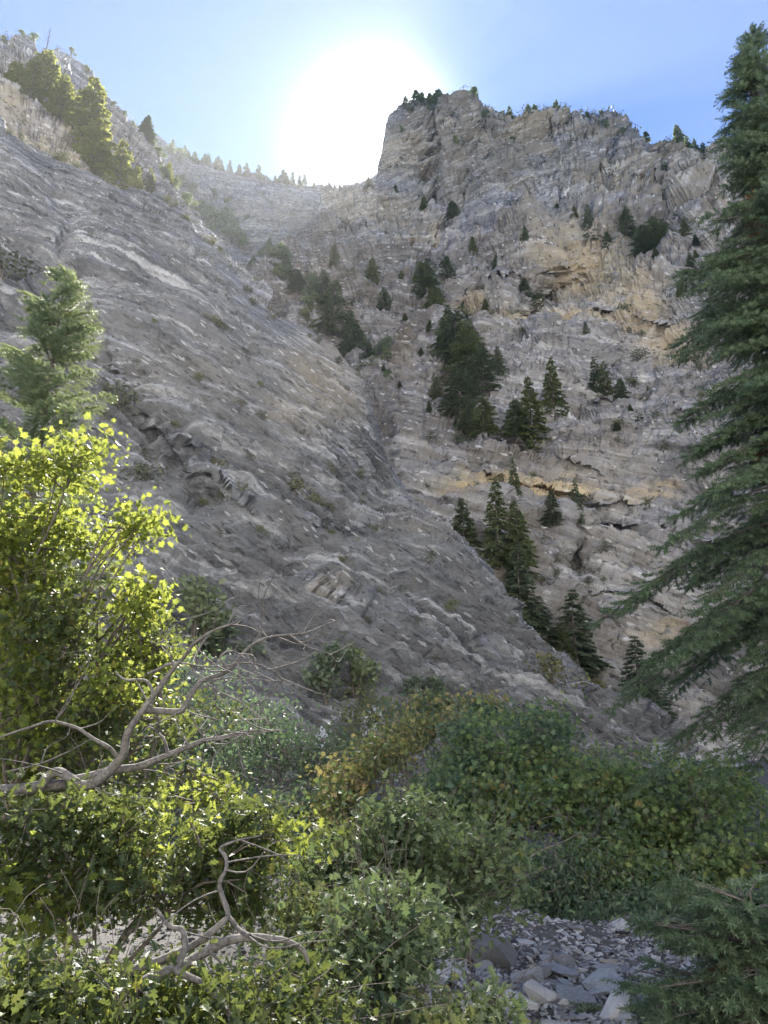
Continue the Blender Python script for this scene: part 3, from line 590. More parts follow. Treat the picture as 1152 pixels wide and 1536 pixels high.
plants('crest_tree', RND, 'small dark scrubby tree on the rocky left crest', 'tree', LU, [(3, 68, 12), (30, 76, 12), (48, 80, 14), (100, 100, 12), (120, 122, 12), (134, 136, 14), (146, 148, 20), (163, 168, 12), (178, 182, 12), (193, 200, 12), (228, 245, 16), (243, 265, 20), (256, 290, 24), (235, 285, 20), (275, 315, 22)], 'scrubby trees along the left crest')
plants('fir_tree', FIRS, 'tiny dark conifer lined up along the far sunlit ridge', 'fir tree', FR,
       [(x, y, h, w) for x, y, h, w in [(257, 223, 11, 1), (275, 233, 15, 1), (282, 236, 13, 1.2), (291, 240, 15, 1.3), (305, 243, 14, 1.3), (311, 246, 17, 1.2), (325, 250, 20, 1.1), (331, 252, 18, 1), (343, 255, 21, .8), (357, 260, 16, 1), (368, 262, 20, 1.1), (386, 267, 22, .9), (394, 268, 8, 1), (412, 273, 12, .8), (424, 274, 21, 1.2), (438, 277, 20, .8), (448, 279, 18, .9), (455, 281, 22, .7), (470, 284, 10, 1), (480, 287, 9, 1), (487, 289, 10, 1), (493, 292, 8, 1)]], 'conifers along the far ridge')
plants('fir_tree', RND, 'dark conifer clump in the shaded hollow under the far ridge', 'conifer', FR,
       [(270, 290, 26), (286, 300, 22), (300, 318, 30), (312, 330, 36), (325, 345, 40), (335, 360, 44), (347, 368, 44), (356, 375, 36), (262, 262, 20), (250, 248, 22), (320, 300, 14), (340, 310, 12), (370, 330, 14), (295, 270, 10)], 'dark conifers in the hollow under the far ridge')
plants('fir_tree', FIRW, 'dark conifer in the narrow cleft between the far ridge and the banded bench', 'conifer', RM, [(396, 398, 38, 1.0), (383, 408, 34), (406, 392, 30, .8), (412, 412, 26)], 'conifers in the cleft beside the banded bench')
plants('fir_tree', FIRS, 'small dark tree on the skyline of the big right mountain', 'fir tree', RM,
       [(608, 158, 14, 1), (622, 153, 16, 1.4), (631, 152, 15, 1.5), (643, 154, 14, 1.5), (655, 155, 22, 1.4), (672, 160, 11, 1.2), (700, 164, 12, 1), (716, 170, 12, .8), (738, 176, 18, .9), (752, 177, 8, 1.3), (765, 176, 20, .9), (790, 169, 10, 1.3), (800, 166, 10, 1.4), (834, 174, 22, 1.1), (846, 184, 9, 1.2), (863, 187, 8, 1.5), (880, 188, 8, 1.6), (900, 191, 8, 1.6), (930, 196, 9, 1.4), (965, 222, 14, 1.4), (978, 232, 12, 1.2), (1037, 238, 20, 1), (1050, 241, 18, 1), (1063, 238, 14, 1.2)], 'skyline trees of the right mountain')
plants('fir_tree', FIR, ['tallest fir standing in the notch of the right skyline', 'wide dark fir beside the tallest tree in the right skyline notch', 'short dark fir at the left side of the skyline notch'], 'fir tree', RM, [(1022, 238, 48, 1.1), (1000, 252, 40, 1.5), (984, 246, 26, 1.2)])
plants('dead_tree', SNAG, ['thin dead snag beside the notch of the right skyline', 'thin dead snag in front of the tallest notch fir'], 'dead tree', RM, [(980, 240, 26), (1011, 244, 38)])
plants('conifer', RND, 'dark bushy conifer growing on the upper face of the right mountain', 'conifer', RM,
       [(612, 175, 14), (640, 175, 16), (665, 185, 15), (690, 190, 18), (720, 200, 15), (750, 190, 14), (650, 200, 16), (705, 215, 16), (680, 235, 16), (635, 230, 12), (770, 210, 12), (600, 205, 12), (990, 262, 30), (1010, 275, 34), (1024, 290, 26), (1052, 260, 18), (1075, 262, 14), (730, 240, 14), (870, 205, 10), (905, 215, 11), (935, 230, 12), (690, 260, 13), (712, 275, 16), (660, 285, 12), (775, 260, 11), (825, 235, 10)], 'bushy conifers high on the right mountain')
plants('fir_tree', FIRW, 'dark fir in the shaded gullies across the middle of the right mountain', 'fir tree', RM,
       [(985, 395, 52, 1.4), (972, 400, 44, 1.3), (1000, 390, 40, 1.2), (955, 385, 34, 1.3), (920, 370, 50, .8), (884, 365, 54, .7), (930, 385, 30, 1.3), (900, 378, 26, 1.3), (765, 356, 26), (680, 345, 26, 1.3), (668, 338, 18), (808, 455, 52, 1.2), (798, 448, 40, 1.2), (818, 440, 34), (640, 445, 60, 1.2), (655, 460, 56, 1.2), (628, 440, 40, 1.2), (668, 430, 36, 1.2), (600, 430, 30), (740, 340, 16), (860, 350, 16), (790, 400, 20), (750, 420, 22), (700, 400, 22), (835, 330, 14), (560, 440, 40), (575, 470, 44), (540, 430, 26), (1045, 420, 30), (1060, 380, 28), (870, 540, 20), (1030, 560, 22)], 'firs in the shaded gullies of the right mountain')
plants('fir_tree', FIRW, 'dark haze-veiled fir in the central gully behind the slab crest', 'fir tree', RM,
       [(500, 505, 92, 1.1), (517, 515, 84, 1.1), (488, 490, 60), (532, 520, 50, 1.2), (472, 485, 40, 1.4), (452, 480, 34, 1.5), (440, 470, 26, 1.5), (510, 440, 36, .8), (545, 540, 50), (430, 440, 20, 1.4)], 'firs in the central gully behind the slab crest')
plants('fir_tree', FIRW, 'dark fir in the dense stand on the steep step in mid valley', 'fir tree', RM,
       [(668, 545, 76, 1.2), (682, 560, 96, 1.2), (697, 575, 106, 1.2), (712, 590, 104, 1.2), (726, 600, 80, 1.2), (690, 615, 80, 1.3), (708, 635, 78, 1.3), (724, 645, 66, 1.3), (740, 640, 52, 1.2), (660, 520, 50, 1.2), (742, 590, 44), (700, 525, 60), (675, 590, 50)], 'dense stand of firs on the mid valley step')
plants('fir_tree', FIR, ['broad dark fir standing right of the dense stand on the bare ledge', 'tall thin grey green fir behind the broad dark ledge fir', 'second thin fir beside the tall grey green ledge fir'], 'fir tree', RM, [(776, 655, 66, 1.9), (806, 668, 128, .9), (822, 640, 92, .9)])
plants('fir_tree', FIRT, 'slim fir on the pale terrace below the ochre overhang', 'fir tree', RM, [(884, 612, 44, 2.), (906, 615, 72, 1.6), (918, 612, 54, 1.6), (934, 622, 40, 2.2), (866, 628, 26, 2.2)], 'slim firs on the pale terrace')
plants('fir_tree', FIR, ['soft green fir rising just behind the grey slab outcrop', 'tall narrow fir between the slab outcrop firs and the ochre band', 'fir with pale trunk above the gully stand', 'large bright green fir leaning over the slab edge', 'low olive young fir hugging the slab edge', 'soft bushy fir between the two largest gully firs', 'largest full dark fir at the lower slab edge with visible pale trunk', 'dense pointed fir lowest in the gully', 'small dark fir tucked left of the largest gully fir', 'spreading dark small fir under the ochre band', 'pencil thin fir under the ochre band', 'tiny round fir on pale rock below the ochre band', 'tall dark spire rising above the ochre band', 'small bluish fir behind the pointed lowest gully fir'], 'fir tree', RM,
       [(695, 840, 104, 1.35, 0), (738, 860, 140, .9, 1), (768, 880, 130, 1.0, 2), (788, 950, 150, 1.05, 0), (757, 905, 60, 1.5, 1), (822, 965, 92, 1.4, 2), (880, 1000, 138, 1.35, 0), (967, 1098, 152, 1.15, 1), (851, 985, 60, 1.2, 2), (819, 800, 52, 1.6, 0), (845, 800, 72, .7, 1), (879, 798, 26, 1.3, 2), (753, 780, 82, .7, 0), (1000, 1080, 100, 1.3, 1)])
plants('shrub', SHRO, ['golden shrub at the slab edge beside the lowest fir', 'small orange shrub under the largest gully fir', 'rusty shrub beneath the largest gully fir'], 'shrub', RM, [(931, 1046, 34, 1), (864, 1008, 14, 1.2), (908, 1028, 24, 1.2)])
plants('shrub', SHR, 'small grey green shrub rooted on the terraces of the right mountain', 'shrub', RM,
       [(_pr.uniform(640, 1060), _pr.uniform(450, 900), _pr.uniform(9, 20), _pr.uniform(1, 1.5)) for _ in range(85)], 'shrubs on the terraces of the right mountain')
plants('fir_tree', FIR, 'small fir dotted on the ledges of the right mountain', 'fir tree', RM,
       [(x, y, h, w) for x, y, h, w in [(_pr.uniform(470, 1050), _pr.uniform(290, 720), _pr.uniform(8, 24), _pr.uniform(1, 1.7)) for _ in range(42)] if y < 640 or x > 680], 'small firs dotted on the ledges of the right mountain')
_c = [(x, np.interp(x, [250, 275, 300, 340, 385, 460, 560], [290, 310, 345, 385, 452, 490, 560])) for x in [_pr.uniform(262, 575) for _ in range(64)]]
plants('conifer', RND, 'dark bushy tree on the brown slope just behind the slab crest', 'conifer', RM,
       [(x + 6, y - _pr.uniform(-14, 34), _pr.uniform(11, 30), _pr.uniform(.9, 1.4)) for x, y in _c if x > 395], 'bushy trees behind the slab crest')
plants('shrub', SHR, 'dark shrub lining the sharp crest of the grey slab', 'shrub', SL,
       [(x, y + _pr.uniform(-4, 6), _pr.uniform(5, 12), _pr.uniform(1, 1.6)) for x, y in [(u, np.interp(u, [20, 60, 100, 150, 180, 215, 250, 275, 300, 340, 385, 460, 560], [197, 217, 242, 267, 282, 278, 292, 312, 347, 387, 454, 492, 572])) for u in [_pr.uniform(10, 560) for _ in range(30)]]], 'shrubs lining the slab crest')
# shrubs on the slab
plants('juniper', RND, ['tall dark juniper against the slab base behind the maple', 'dark bushy juniper right of the tall slab base juniper', 'broad dark juniper at the slab foot beside pale boulders', 'second dark juniper at the slab foot beside pale boulders', 'dark juniper behind the yellow maples at the slab foot', 'low dark juniper wedged behind the golden maples'], 'juniper', SL,
       [(278, 1010, 140, 1.3), (322, 1010, 92, 1.5), (470, 1090, 112, 1.2), (515, 1085, 108, 1.2), (628, 1080, 64, 1.7), (585, 1085, 44, 1.6)])
plants('shrub', SHR, ['large dark shrub hanging in the hollow of the slab', 'shrub directly above the dark slab overhang', 'dark shrub at the lower end of the overhang', 'dark shrub left under the overhang', 'long dark shrub on the middle slab bench', 'dark shrub at the left frame edge high on the slab', 'sprawling shrub over the lower slab rib', 'grey green shrub below the sprawling rib shrub'], 'shrub', SL,
       [(185, 620, 50, 1.4), (320, 690, 32, 1.2), (360, 750, 34, 1.2), (215, 720, 46, 1.3), (445, 735, 24, 2.0), (3, 400, 44, 1.4), (835, 1050, 50, 1.3), (800, 1070, 58, 1.2)])
plants('shrub', SHR, 'small dark tuft of brush growing from the grey slab', 'shrub', SL,
       [(_pr.uniform(120, 900), 0, _pr.uniform(8, 24), _pr.uniform(.9, 1.6)) for _ in range(70)] and
       [(x, y, h, w) for x, y, h, w in [(lambda x: (x, np.interp(x, [0, 300, 600, 900], [320, 420, 800, 1040]) + _pr.uniform(15, 480) * (1 - x / 1500), _pr.uniform(8, 22), _pr.uniform(.9, 1.6)))(_pr.uniform(130, 900)) for _ in range(62)] if y < 1060], 'tufts of brush on the slab')
plants('herb_tuft', SHRY, 'bright yellow green tuft growing in a slab crack', 'plant', SL,
       [(525, 728, 18, 1), (385, 812, 22, .9), (490, 830, 16, 1), (650, 945, 26, .8), (525, 885, 24, .8), (460, 655, 12, 1), (390, 580, 12, 1), (410, 640, 12, 1), (260, 630, 12, 1.2), (300, 760, 18, 1), (580, 745, 10, 1.3), (365, 460, 9, 1), (135, 470, 12, 1), (230, 490, 10, 1), (545, 800, 14, 1), (780, 930, 26, .6), (305, 610, 12, 1), (770, 910, 16, 1), (860, 1040, 14, 1), (470, 700, 14, 1.2), (420, 720, 12, 1.2)], 'yellow green tufts on the slab')
# brush too small and dense to count, on the mountain
def scrub(name, sh, n, dens, mat, seed, hpx=(4, 10)):
    r = np.random.RandomState(seed); A = Acc(); px, top, yb, V, PYs = SHEETS[sh]; c = 0
    while c < n:
        x = r.uniform(px[0] + 5, px[-1] - 5); t = r.rand() ** 1.3
        i = int((x - px[0]) / (px[1] - px[0])); y = top[i] + t * (yb - top[i]); j = min(int(np.searchsorted(PYs[:, i], y)), V.shape[0] - 1)
        if r.rand() > dens(x, y): continue
        b = V[j, i]; k = np.linalg.norm(b - CAM) / FPX; h = r.uniform(*hpx) * k; m = 34
        d = r.normal(size=(m, 3)) * [.42, .42, .30]; d[:, 2] = np.abs(d[:, 2])
        inst(A, SPRAY[0], SPRAY[1], b + d * h, r.normal(size=(m, 3)) + [0, 0, .7], r.normal(size=(m, 3)) + [0, 0, .8], h * .26 * (.5 + r.rand(m))); c += 1
    tag(obj(name, A.mesh(name, mat)), label=None, kind='stuff')
nz = lambda x, y, s, o: noise(np.array([[x / s, y / s, o]]))[0]
o1 = scrub('brush', RM, 2400, lambda x, y: (.95 if y < 260 else .35 if y < 480 else .22) * (1 if nz(x, y, 40, 3.3) > .02 else .12), M_scrub, 3, (4, 10))
o2 = scrub('brush', FR, 420, lambda x, y: .9 * (1 if nz(x, y, 30, 6.3) > 0 else .15), M_scrub, 4, (3, 8))
o3 = scrub('brush', LU, 420, lambda x, y: .9 * (1 if nz(x, y, 30, 8.3) > -.05 else .1), M_scrub, 5, (4, 10))
o4 = scrub('brush', SL, 420, lambda x, y: .5 if nz(x, y, 50, 2.3) > .12 else .06, M_scrub, 6, (3, 8))
for o, l in zip([o for o in COL.objects if o.name.startswith('brush')], ['dry dark brush scattered over the right mountain face', 'dark brush under the far ridge', 'dark brush on the upper left cliff', 'low brush in the cracks of the grey slab']): tag(o, l, 'brush')

# ------------------------------------------------------------------ stones
import bmesh
def hull(seed, n=14, s=(1, .8, .35), sub=0):
    r = np.random.RandomState(seed); bm = bmesh.new(); p = r.normal(size=(n, 3)); p = unit(p) * (.8 + .35 * r.rand(n, 1)) * np.array(s); p[:, 2] = np.clip(p[:, 2], -s[2] * .75, s[2] * .75)
    vs = [bm.verts.new(q) for q in p]; g = bmesh.ops.convex_hull(bm, input=vs)
    bmesh.ops.delete(bm, geom=[v for v in bm.verts if not v.link_faces], context='VERTS')
    if sub:
        bmesh.ops.triangulate(bm, faces=bm.faces[:]); bmesh.ops.subdivide_edges(bm, edges=bm.edges[:], cuts=sub, use_grid_fill=True)
    bmesh.ops.triangulate(bm, faces=bm.faces[:])
    V = np.array([v.co[:] for v in bm.verts]); bm.verts.index_update(); F = np.array([[v.index for v in f.verts] for f in bm.faces]); bm.free()
    if sub: V = V + .05 * fbm(V * 3 + seed, 3)[:, None] * unit(V)
    return V, F
def euler_m(a, b, c):
    from mathutils import Euler
    return np.array(Euler((a, b, c)).to_matrix())
A = Acc(); r = np.random.RandomState(9); G = [hull(s, 9, (1, .8, .4)) for s in range(200, 208)]
def scatter_gravel(n, xr, yr, szr):
    for _ in range(n):
        x = r.uniform(*xr); y = r.uniform(*yr); V, F = G[r.randint(8)]; s = szr[0] + (szr[1] - szr[0]) * r.rand() ** 3
        A.add((V * s) @ euler_m(r.normal() * .35, r.normal() * .35, r.rand() * 6.3).T + [x, y, float(zg(x, y)) + s * .2], F)
scatter_gravel(9000, (-.3, 4.6), (4.8, 10.2), (.012, .05)); scatter_gravel(2200, (.2, 3.8), (5, 8), (.03, .075))
tag(obj('gravel', A.mesh('gravel', slate)), 'broken slate gravel covering the shaded bank, lightened to offset its shade', 'gravel', kind='stuff'); A = Acc()
scatter_gravel(6500, (-5.2, -.3), (4.6, 11), (.012, .055))
scatter_gravel(1500, (-8, 8), (9, 16), (.03, .10))
tag(obj('gravel', A.mesh('gravel', slate_sun_dimmed)), 'slate gravel under the left oaks, darkened to offset the sun', 'gravel', kind='stuff')
ST = [mesh('stone', *hull(s, 13, sz), slate) for s, sz in zip(range(300, 308), [(1, .7, .3), (1, .6, .22), (1, .85, .5), (1, .5, .3), (1, .8, .18), (.9, .8, .6), (1, .6, .4), (1, .75, .25)])]
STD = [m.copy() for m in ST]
for m in STD: m.materials[0] = slate_sun_dimmed
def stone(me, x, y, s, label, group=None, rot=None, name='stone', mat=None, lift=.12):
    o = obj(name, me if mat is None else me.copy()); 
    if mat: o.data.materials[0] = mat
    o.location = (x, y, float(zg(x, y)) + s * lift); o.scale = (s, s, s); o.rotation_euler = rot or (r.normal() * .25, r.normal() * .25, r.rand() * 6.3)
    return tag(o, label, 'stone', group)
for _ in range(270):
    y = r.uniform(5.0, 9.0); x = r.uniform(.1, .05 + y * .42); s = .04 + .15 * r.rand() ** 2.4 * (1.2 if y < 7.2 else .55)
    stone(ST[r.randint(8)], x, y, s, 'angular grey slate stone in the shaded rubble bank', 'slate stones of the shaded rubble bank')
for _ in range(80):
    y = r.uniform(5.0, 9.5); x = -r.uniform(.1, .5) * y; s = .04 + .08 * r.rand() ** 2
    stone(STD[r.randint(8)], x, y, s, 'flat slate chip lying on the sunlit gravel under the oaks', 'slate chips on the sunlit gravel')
def ground_px(px, py):
    rr = ray(px, py); lo, hi = 2.0, 60.0
    for Y in np.linspace(2, 60, 2000):
        p = CAM + rr * Y
        if p[2] < zg(p[0], p[1]): return p
    return CAM + rr * 9
def big(px, py, s, sc, seed, mat, label, rot=(0, 0, 0), lift=.3, cat='boulder', name='boulder', Y=None):
    p = ground_px(px, py) if Y is None else P(px, py, Y); V, F = hull(seed, 20, sc, 3); o = obj(name, mesh(name, V, F, mat, False)); o.location = p + [0, 0, s * lift * sc[2]]; o.scale = (s,) * 3; o.rotation_euler = rot
    return tag(o, label, cat)
big(735, 1445, .23, (1, .85, .72), 401, dark_stone, 'round dark grey boulder half buried in the rubble bank', (0, .2, .4), .6)
big(708, 1440, .17, (1, .5, .8), 402, tan_stone, 'tan rectangular block beside the round dark boulder', (.3, .5, .9), .7)
big(843, 1450, .11, (1, .8, .7), 403, dark_stone, 'dark round stone alone on the crest of the rubble bank', (0, 0, 0), .6)
big(925, 1530, .20, (1, .5, .5), 404, pale_stone, 'pale pointed block at the bottom of the rubble', (.2, -.5, .6), .5)
big(850, 1545, .2, (1.2, .4, .2), 405, pale_stone, 'long pale flat slab along the bottom of the rubble', (.1, .05, .05), .5)
big(922, 1447, .12, (1.3, .5, .16), 406, tan_stone, 'thin tan slab lying on the bank crest', (.1, .12, .1), .9)
big(945, 1490, .19, (1.5, .5, .15), 407, tan_stone, 'long thin brown slab across the middle of the rubble', (.05, 0, .05), .7)
big(795, 1470, .2, (1.2, .4, .25), 408, dark_stone, 'splintered dark rock ledge in the rubble centre', (.1, -.15, .3), .7)
big(815, 1505, .16, (1, .6, .6), 409, slate, 'upright faceted slate block left of centre in the rubble', (.3, .5, .2), .6)
big(780, 1510, .18, (1.2, .6, .3), 410, slate, 'broad grey slate plate beside the faceted block', (.1, .25, .1), .6)
big(1025, 1490, .12, (.8, .6, .9), 411, pale_stone, 'pale bluish pointed stone at the fir branches', (0, .3, 0), .6)
big(556, 1120, .9, (.5, .6, 1.6), 412, pale_stone, 'pale broken rock showing between the yellow maples', (0, .15, 0), .2, Y=27)
big(482, 1110, .55, (.8, .6, .9), 413, pale_stone, 'pale boulder under the dark junipers', (0, .2, 0), .2, Y=29)
big(1000, 1165, 1.5, (.8, .8, 1.3), 414, dark_stone, 'grey rock knob at the foot of the slab', (0, .3, 0), .1, Y=45)
big(1095, 1162, 1.1, (1.2, .8, .7), 415, dark_stone, 'pale grey boulder behind the right bushes', (0, .2, 0), .1, Y=36)
big(1060, 1160, .8, (1.2, .8, .7), 416, dark_stone, 'smaller grey boulder left of the pale grey one', (0, .2, 1), .1, Y=37)
st = Acc(); st.add(*tube(curve([P(1112, 1215, 30), P(1116, 1185, 30), P(1108, 1158, 30)], 8), [.42, .36, .32, .30, .27, .24, .2, .12], 9)); obj('stump', st.mesh('stump', M_bark, True)); tag(COL.objects['stump'], 'brown broken stump standing behind the right bushes', 'stump')

# ------------------------------------------------------------------ near spruce trees
SHOOT = [needle_shoot(26, 1.0, .21, .030, s) for s in (0, 1)]
def spruce(name, label, base, H, Rad, mat, seed=0, az_keep=None, step=.30, nb=6, droop=.10, shoot=.115, lat=.20, hmin=.3, prof=lambda h: (1 - h) ** .8, hang=.35, up0=.15, fat=1.0, bthr=.42, gap=-.45):
    r = np.random.RandomState(seed); base = np.asarray(base, float); root = bpy.data.objects.new(name, None); COL.objects.link(root); root.location = base; tag(root, label, 'conifer')
    T = Acc(); C = Acc(); T.add(*tube([[.05 * math.sin(h * 2), 0, h * H - .1 * (h == 0)] for h in np.linspace(0, .99, 20)], np.linspace(.011 * H + .03, .006, 20), 8))
    pos = []; dr = []; nn = []; sc = []; Z = np.array([0, 0, 1.])
    z = hmin
    while z < H - .06:
        h = z / H; L0 = float(Rad * prof(h))
        for b in range(nb if L0 > .4 else 5):
            a = r.rand() * 6.283
            if az_keep is not None and not az_keep(a) and r.rand() < .72: continue
            L = max(.08, L0 * (.62 + .5 * r.rand())); dh = np.array([math.cos(a), math.sin(a), 0]); ld = np.array([-dh[1], dh[0], 0]); s0 = np.array([0, 0, z]) 
            e = up0 + .55 * max(0, h - .6); dp = droop * (1.25 - h) / max(L, .5) * 2.2
            f = lambda s: s0 + dh * s[:, None] + Z * (e * s - dp * s ** 2 + .25 * dp * np.maximum(s - L * .7, 0) ** 2 * 4)[:, None]
            sv = np.linspace(0, L, 9); T.add(*tube(f(sv), np.linspace(.006 + .008 * L, .0025, 9), 5))
            nodes = np.arange(max(.06, L * .18 if L > 1 else .03), L, lat * (.6 + .4 * min(1, L)) * .62)
            if len(nodes) == 0: nodes = np.array([L * .6])
            np_ = f(nodes)
            for q, s in zip(np_, nodes):
                for sg in (-1, 1):
                    l = (.10 + .42 * (L - s) ** .8 * (.6 + .5 * r.rand())) * min(1, .4 + L); l = min(l, .75)
                    d = unit(dh * (.75 + .2 * r.rand()) + ld * sg + Z * (-.05 - hang * r.rand())); m = max(1, int(l / (shoot * .72)))
                    tt = (np.arange(m) + .3 + r.rand() * .4) * shoot * .72; sag = -hang * .35 * tt ** 2 / .5
                    pp = q + d * tt[:, None] + Z * sag[:, None]
                    if l > .2: T.add(*tube(np.array([q, (q + pp[-1]) / 2 + Z * .01, pp[-1]]), [.0035, .0025, .0015], 3))
                    sd_ = unit(np.cross(d, Z)) * np.where(np.arange(m) % 2 == 0, 1, -1)[:, None]
                    pos += [pp, pp[-1:]]; dr += [unit(d + sd_ * .95 + r.normal(size=(m, 3)) * .22 - Z * hang * .4), (d - Z * .1)[None]]; sc += [shoot * (.8 + .4 * r.rand(m)), np.array([shoot * 1.1])]
            pos.append(f(np.array([L * .93, L]))); dr.append(np.array([dh + ld * .3, dh])); sc.append(np.array([shoot, shoot * 1.2]))
        z += step * (.35 + .65 * min(1, (1 - h) * 2)) * (.8 + .4 * r.rand())
    pos.append(np.array([[0, 0, H - .1], [0, 0, H - .2], [.02, 0, H - .15], [-.02, 0, H - .2]])); dr.append(np.array([[0, 0, 1], [.1, 0, 1], [.5, 0, 1], [-.5, 0, 1.]])); sc.append(np.full(4, shoot * 1.2))
    pos = np.concatenate(pos); dr = np.concatenate(dr); sc = np.concatenate(sc); N = r.normal(size=pos.shape)
    # some dead brown shoots
    inner = np.hypot(pos[:, 0], pos[:, 1]) < .42 * Rad * prof(np.clip(pos[:, 2] / H, 0, .99)); brown = (noise(pos * 1.3 + seed) > bthr) & inner
    keep = ~brown & (noise(pos * 2.1 + 9) > gap)
    tm = SHOOT[0][0] * np.array([fat, 1, fat])
    inst(C, tm, SHOOT[0][1], pos[keep], dr[keep], N[keep], sc[keep])
    obj('trunk', T.mesh('trunk', M_bark, True), root); obj('crown', C.mesh('crown', mat, False), root)
    if brown.sum() > 20:
        B = Acc(); inst(B, tm, SHOOT[0][1], pos[brown], dr[brown], N[brown], sc[brown]); o = obj('foliage', B.mesh('dead_foliage', M_brown, False), root); o['label'] = 'dead rust brown needles'
    print(name, 'shoots', len(pos)); return root
bx_ = P(1372, 1300, 9.5)[0]
spruce('spruce_tree', 'tall drooping blue green spruce towering along the right edge', (bx_, 9.5, 0), 13.0, 3.7, M_spruce, 3, lambda a: math.cos(a) < .35, nb=10, step=.34, shoot=.16, lat=.15, fat=1.6, gap=-.4, hmin=2.7, prof=lambda h: (1 - h) ** .92 * 1.12 * (.94 + .12 * np.sin(h * 22)), droop=.30, hang=.75)
spruce('young_fir', 'pale green young fir in the sun above the bright maple', (P(22, 900, 15)[0], 15, .3), 12.0, 2.7, M_spruce_tip, 5, lambda a: math.sin(a) < .5, nb=7, step=.42, bthr=2, gap=-.3, shoot=.17, lat=.18, hmin=4.5, prof=lambda h: (1 - h) ** .62, droop=.02, hang=.1, up0=.30, fat=1.7)
spruce('young_fir', 'low dark green fir filling the corner beside the rubble bank', (P(1135, 1500, 5.6)[0], 5.6, -.1), .95, 1.05, M_spruce, 8, None, nb=10, step=.11, shoot=.13, hmin=.1, prof=lambda h: (1 - h) ** .45, droop=.06, hang=.45, fat=1.6)

# ------------------------------------------------------------------ deciduous trees and bushes near the camera
def gb(px, Y): x = P(px, 1200, Y)[0]; return (x, Y, float(zg(x, Y)) - .05)
bush('maple_tree', 'sunlit yellow green maple glowing beside the slab', 'maple tree', gb(-60, 6.6),
     [(15, 700, 6.6, 85, 50, .6), (110, 690, 6.4, 75, 38, .4), (60, 780, 6.6, 110, 70, .7), (160, 790, 6.4, 60, 45, .4), (205, 815, 6.3, 40, 25, .25), (45, 880, 6.6, 115, 75, .7), (150, 880, 6.4, 70, 50, .4), (30, 980, 6.7, 90, 70, .6), (215, 900, 6.3, 22, 50, .2), (10, 1060, 6.6, 80, 60, .5)],
     620, 17, MAPLE, .066, M_maple, M_bark, 1, .12, .04, trunk_r=.03, up=.35, accents=[(M_brown, .72)])
bush('oak_tree', 'green oak in half shade below the yellow maple', 'oak tree', gb(60, 7.4),
     [(90, 960, 6.2, 70, 60, .3), (60, 1050, 6.1, 80, 60, .3), (170, 1060, 6.2, 70, 60, .3), (70, 960, 7.3, 120, 80, .6), (180, 1000, 7.2, 80, 80, .5), (60, 1080, 7.3, 120, 80, .6), (220, 1080, 7.2, 90, 60, .5), (130, 1150, 7.2, 140, 60, .6), (230, 960, 7.0, 30, 60, .3), (280, 1150, 7.4, 70, 60, .5)],
     1300, 14, MAPLE, .058, M_oak, M_bark, 2, .12, -.2, trunk_r=.04, accents=[(M_maple, .18), (M_brown, .62)])
bush('oak_bush', 'sunlit oak bush with lobed leaves over the slate gravel', 'oak bush', gb(150, 4.7),
     [(60, 1270, 4.7, 110, 55, .5), (180, 1250, 4.8, 90, 45, .4), (300, 1270, 4.8, 80, 50, .4), (40, 1350, 4.6, 70, 45, .3), (230, 1330, 4.7, 90, 45, .4), (390, 1260, 5.0, 60, 40, .3), (370, 1340, 4.8, 70, 50, .4)],
     600, 14, OAK, .066, M_oak, M_bark, 3, .10, -.15, trunk_r=.022, accents=[(M_maple, .22), (M_brown, .60)])
bush('oak_bush', 'oak bush along the bottom edge in front of the gravel', 'oak bush', gb(200, 3.4),
     [(60, 1500, 3.5, 110, 55, .3), (190, 1500, 3.5, 80, 60, .3), (300, 1525, 3.4, 110, 45, .3), (20, 1540, 3.3, 100, 50, .3), (420, 1530, 3.5, 80, 50, .3)],
     420, 14, OAK, .056, M_oak, M_bark, 4, .085, -.2, trunk_r=.018, accents=[(M_maple, .25)])
bush('oak_bush', 'dark shaded oak bush in front of the rubble bank', 'oak bush', gb(600, 4.6),
     [(560, 1400, 4.7, 100, 75, .5), (605, 1480, 4.6, 45, 50, .4), (520, 1490, 4.4, 100, 60, .4), (700, 1520, 4.4, 40, 32, .3), (600, 1520, 4.2, 100, 50, .4), (460, 1420, 4.8, 60, 60, .4)],
     760, 14, OAK, .064, M_oak_shade, M_bark, 5, .10, -.25, trunk_r=.022, accents=[(M_olive, .45)])
bush('oak_bush', 'grey green oak bush spreading across the centre', 'oak bush', gb(560, 6.2),
     [(470, 1290, 6.0, 90, 50, .5), (580, 1260, 6.2, 100, 55, .5), (680, 1290, 6.2, 90, 55, .5), (560, 1340, 6.0, 110, 50, .5), (650, 1350, 6.0, 60, 40, .4)],
     900, 13, OAK, .066, M_oak_shade, M_bark, 6, .12, -.2, trunk_r=.024, accents=[(M_olive, .3), (M_brown, .62)])
bush('thicket', 'dark green thicket filling the hollow behind the bare branch', 'thicket', gb(380, 15),
     [(330, 1100, 15, 110, 60, 1.2), (430, 1130, 15.5, 110, 55, 1.2), (300, 1190, 14, 120, 70, 1.2), (430, 1210, 14, 120, 60, 1.2), (200, 1130, 15, 110, 70, 1.2), (520, 1140, 16, 60, 50, 1.), (90, 1160, 14, 120, 80, 1.2), (250, 1040, 16, 80, 60, 1.)],
     1500, 13, SIMPLE, .11, M_thick, M_twig, 7, .22, -.28, trunk_r=.05, nfreq=.8)
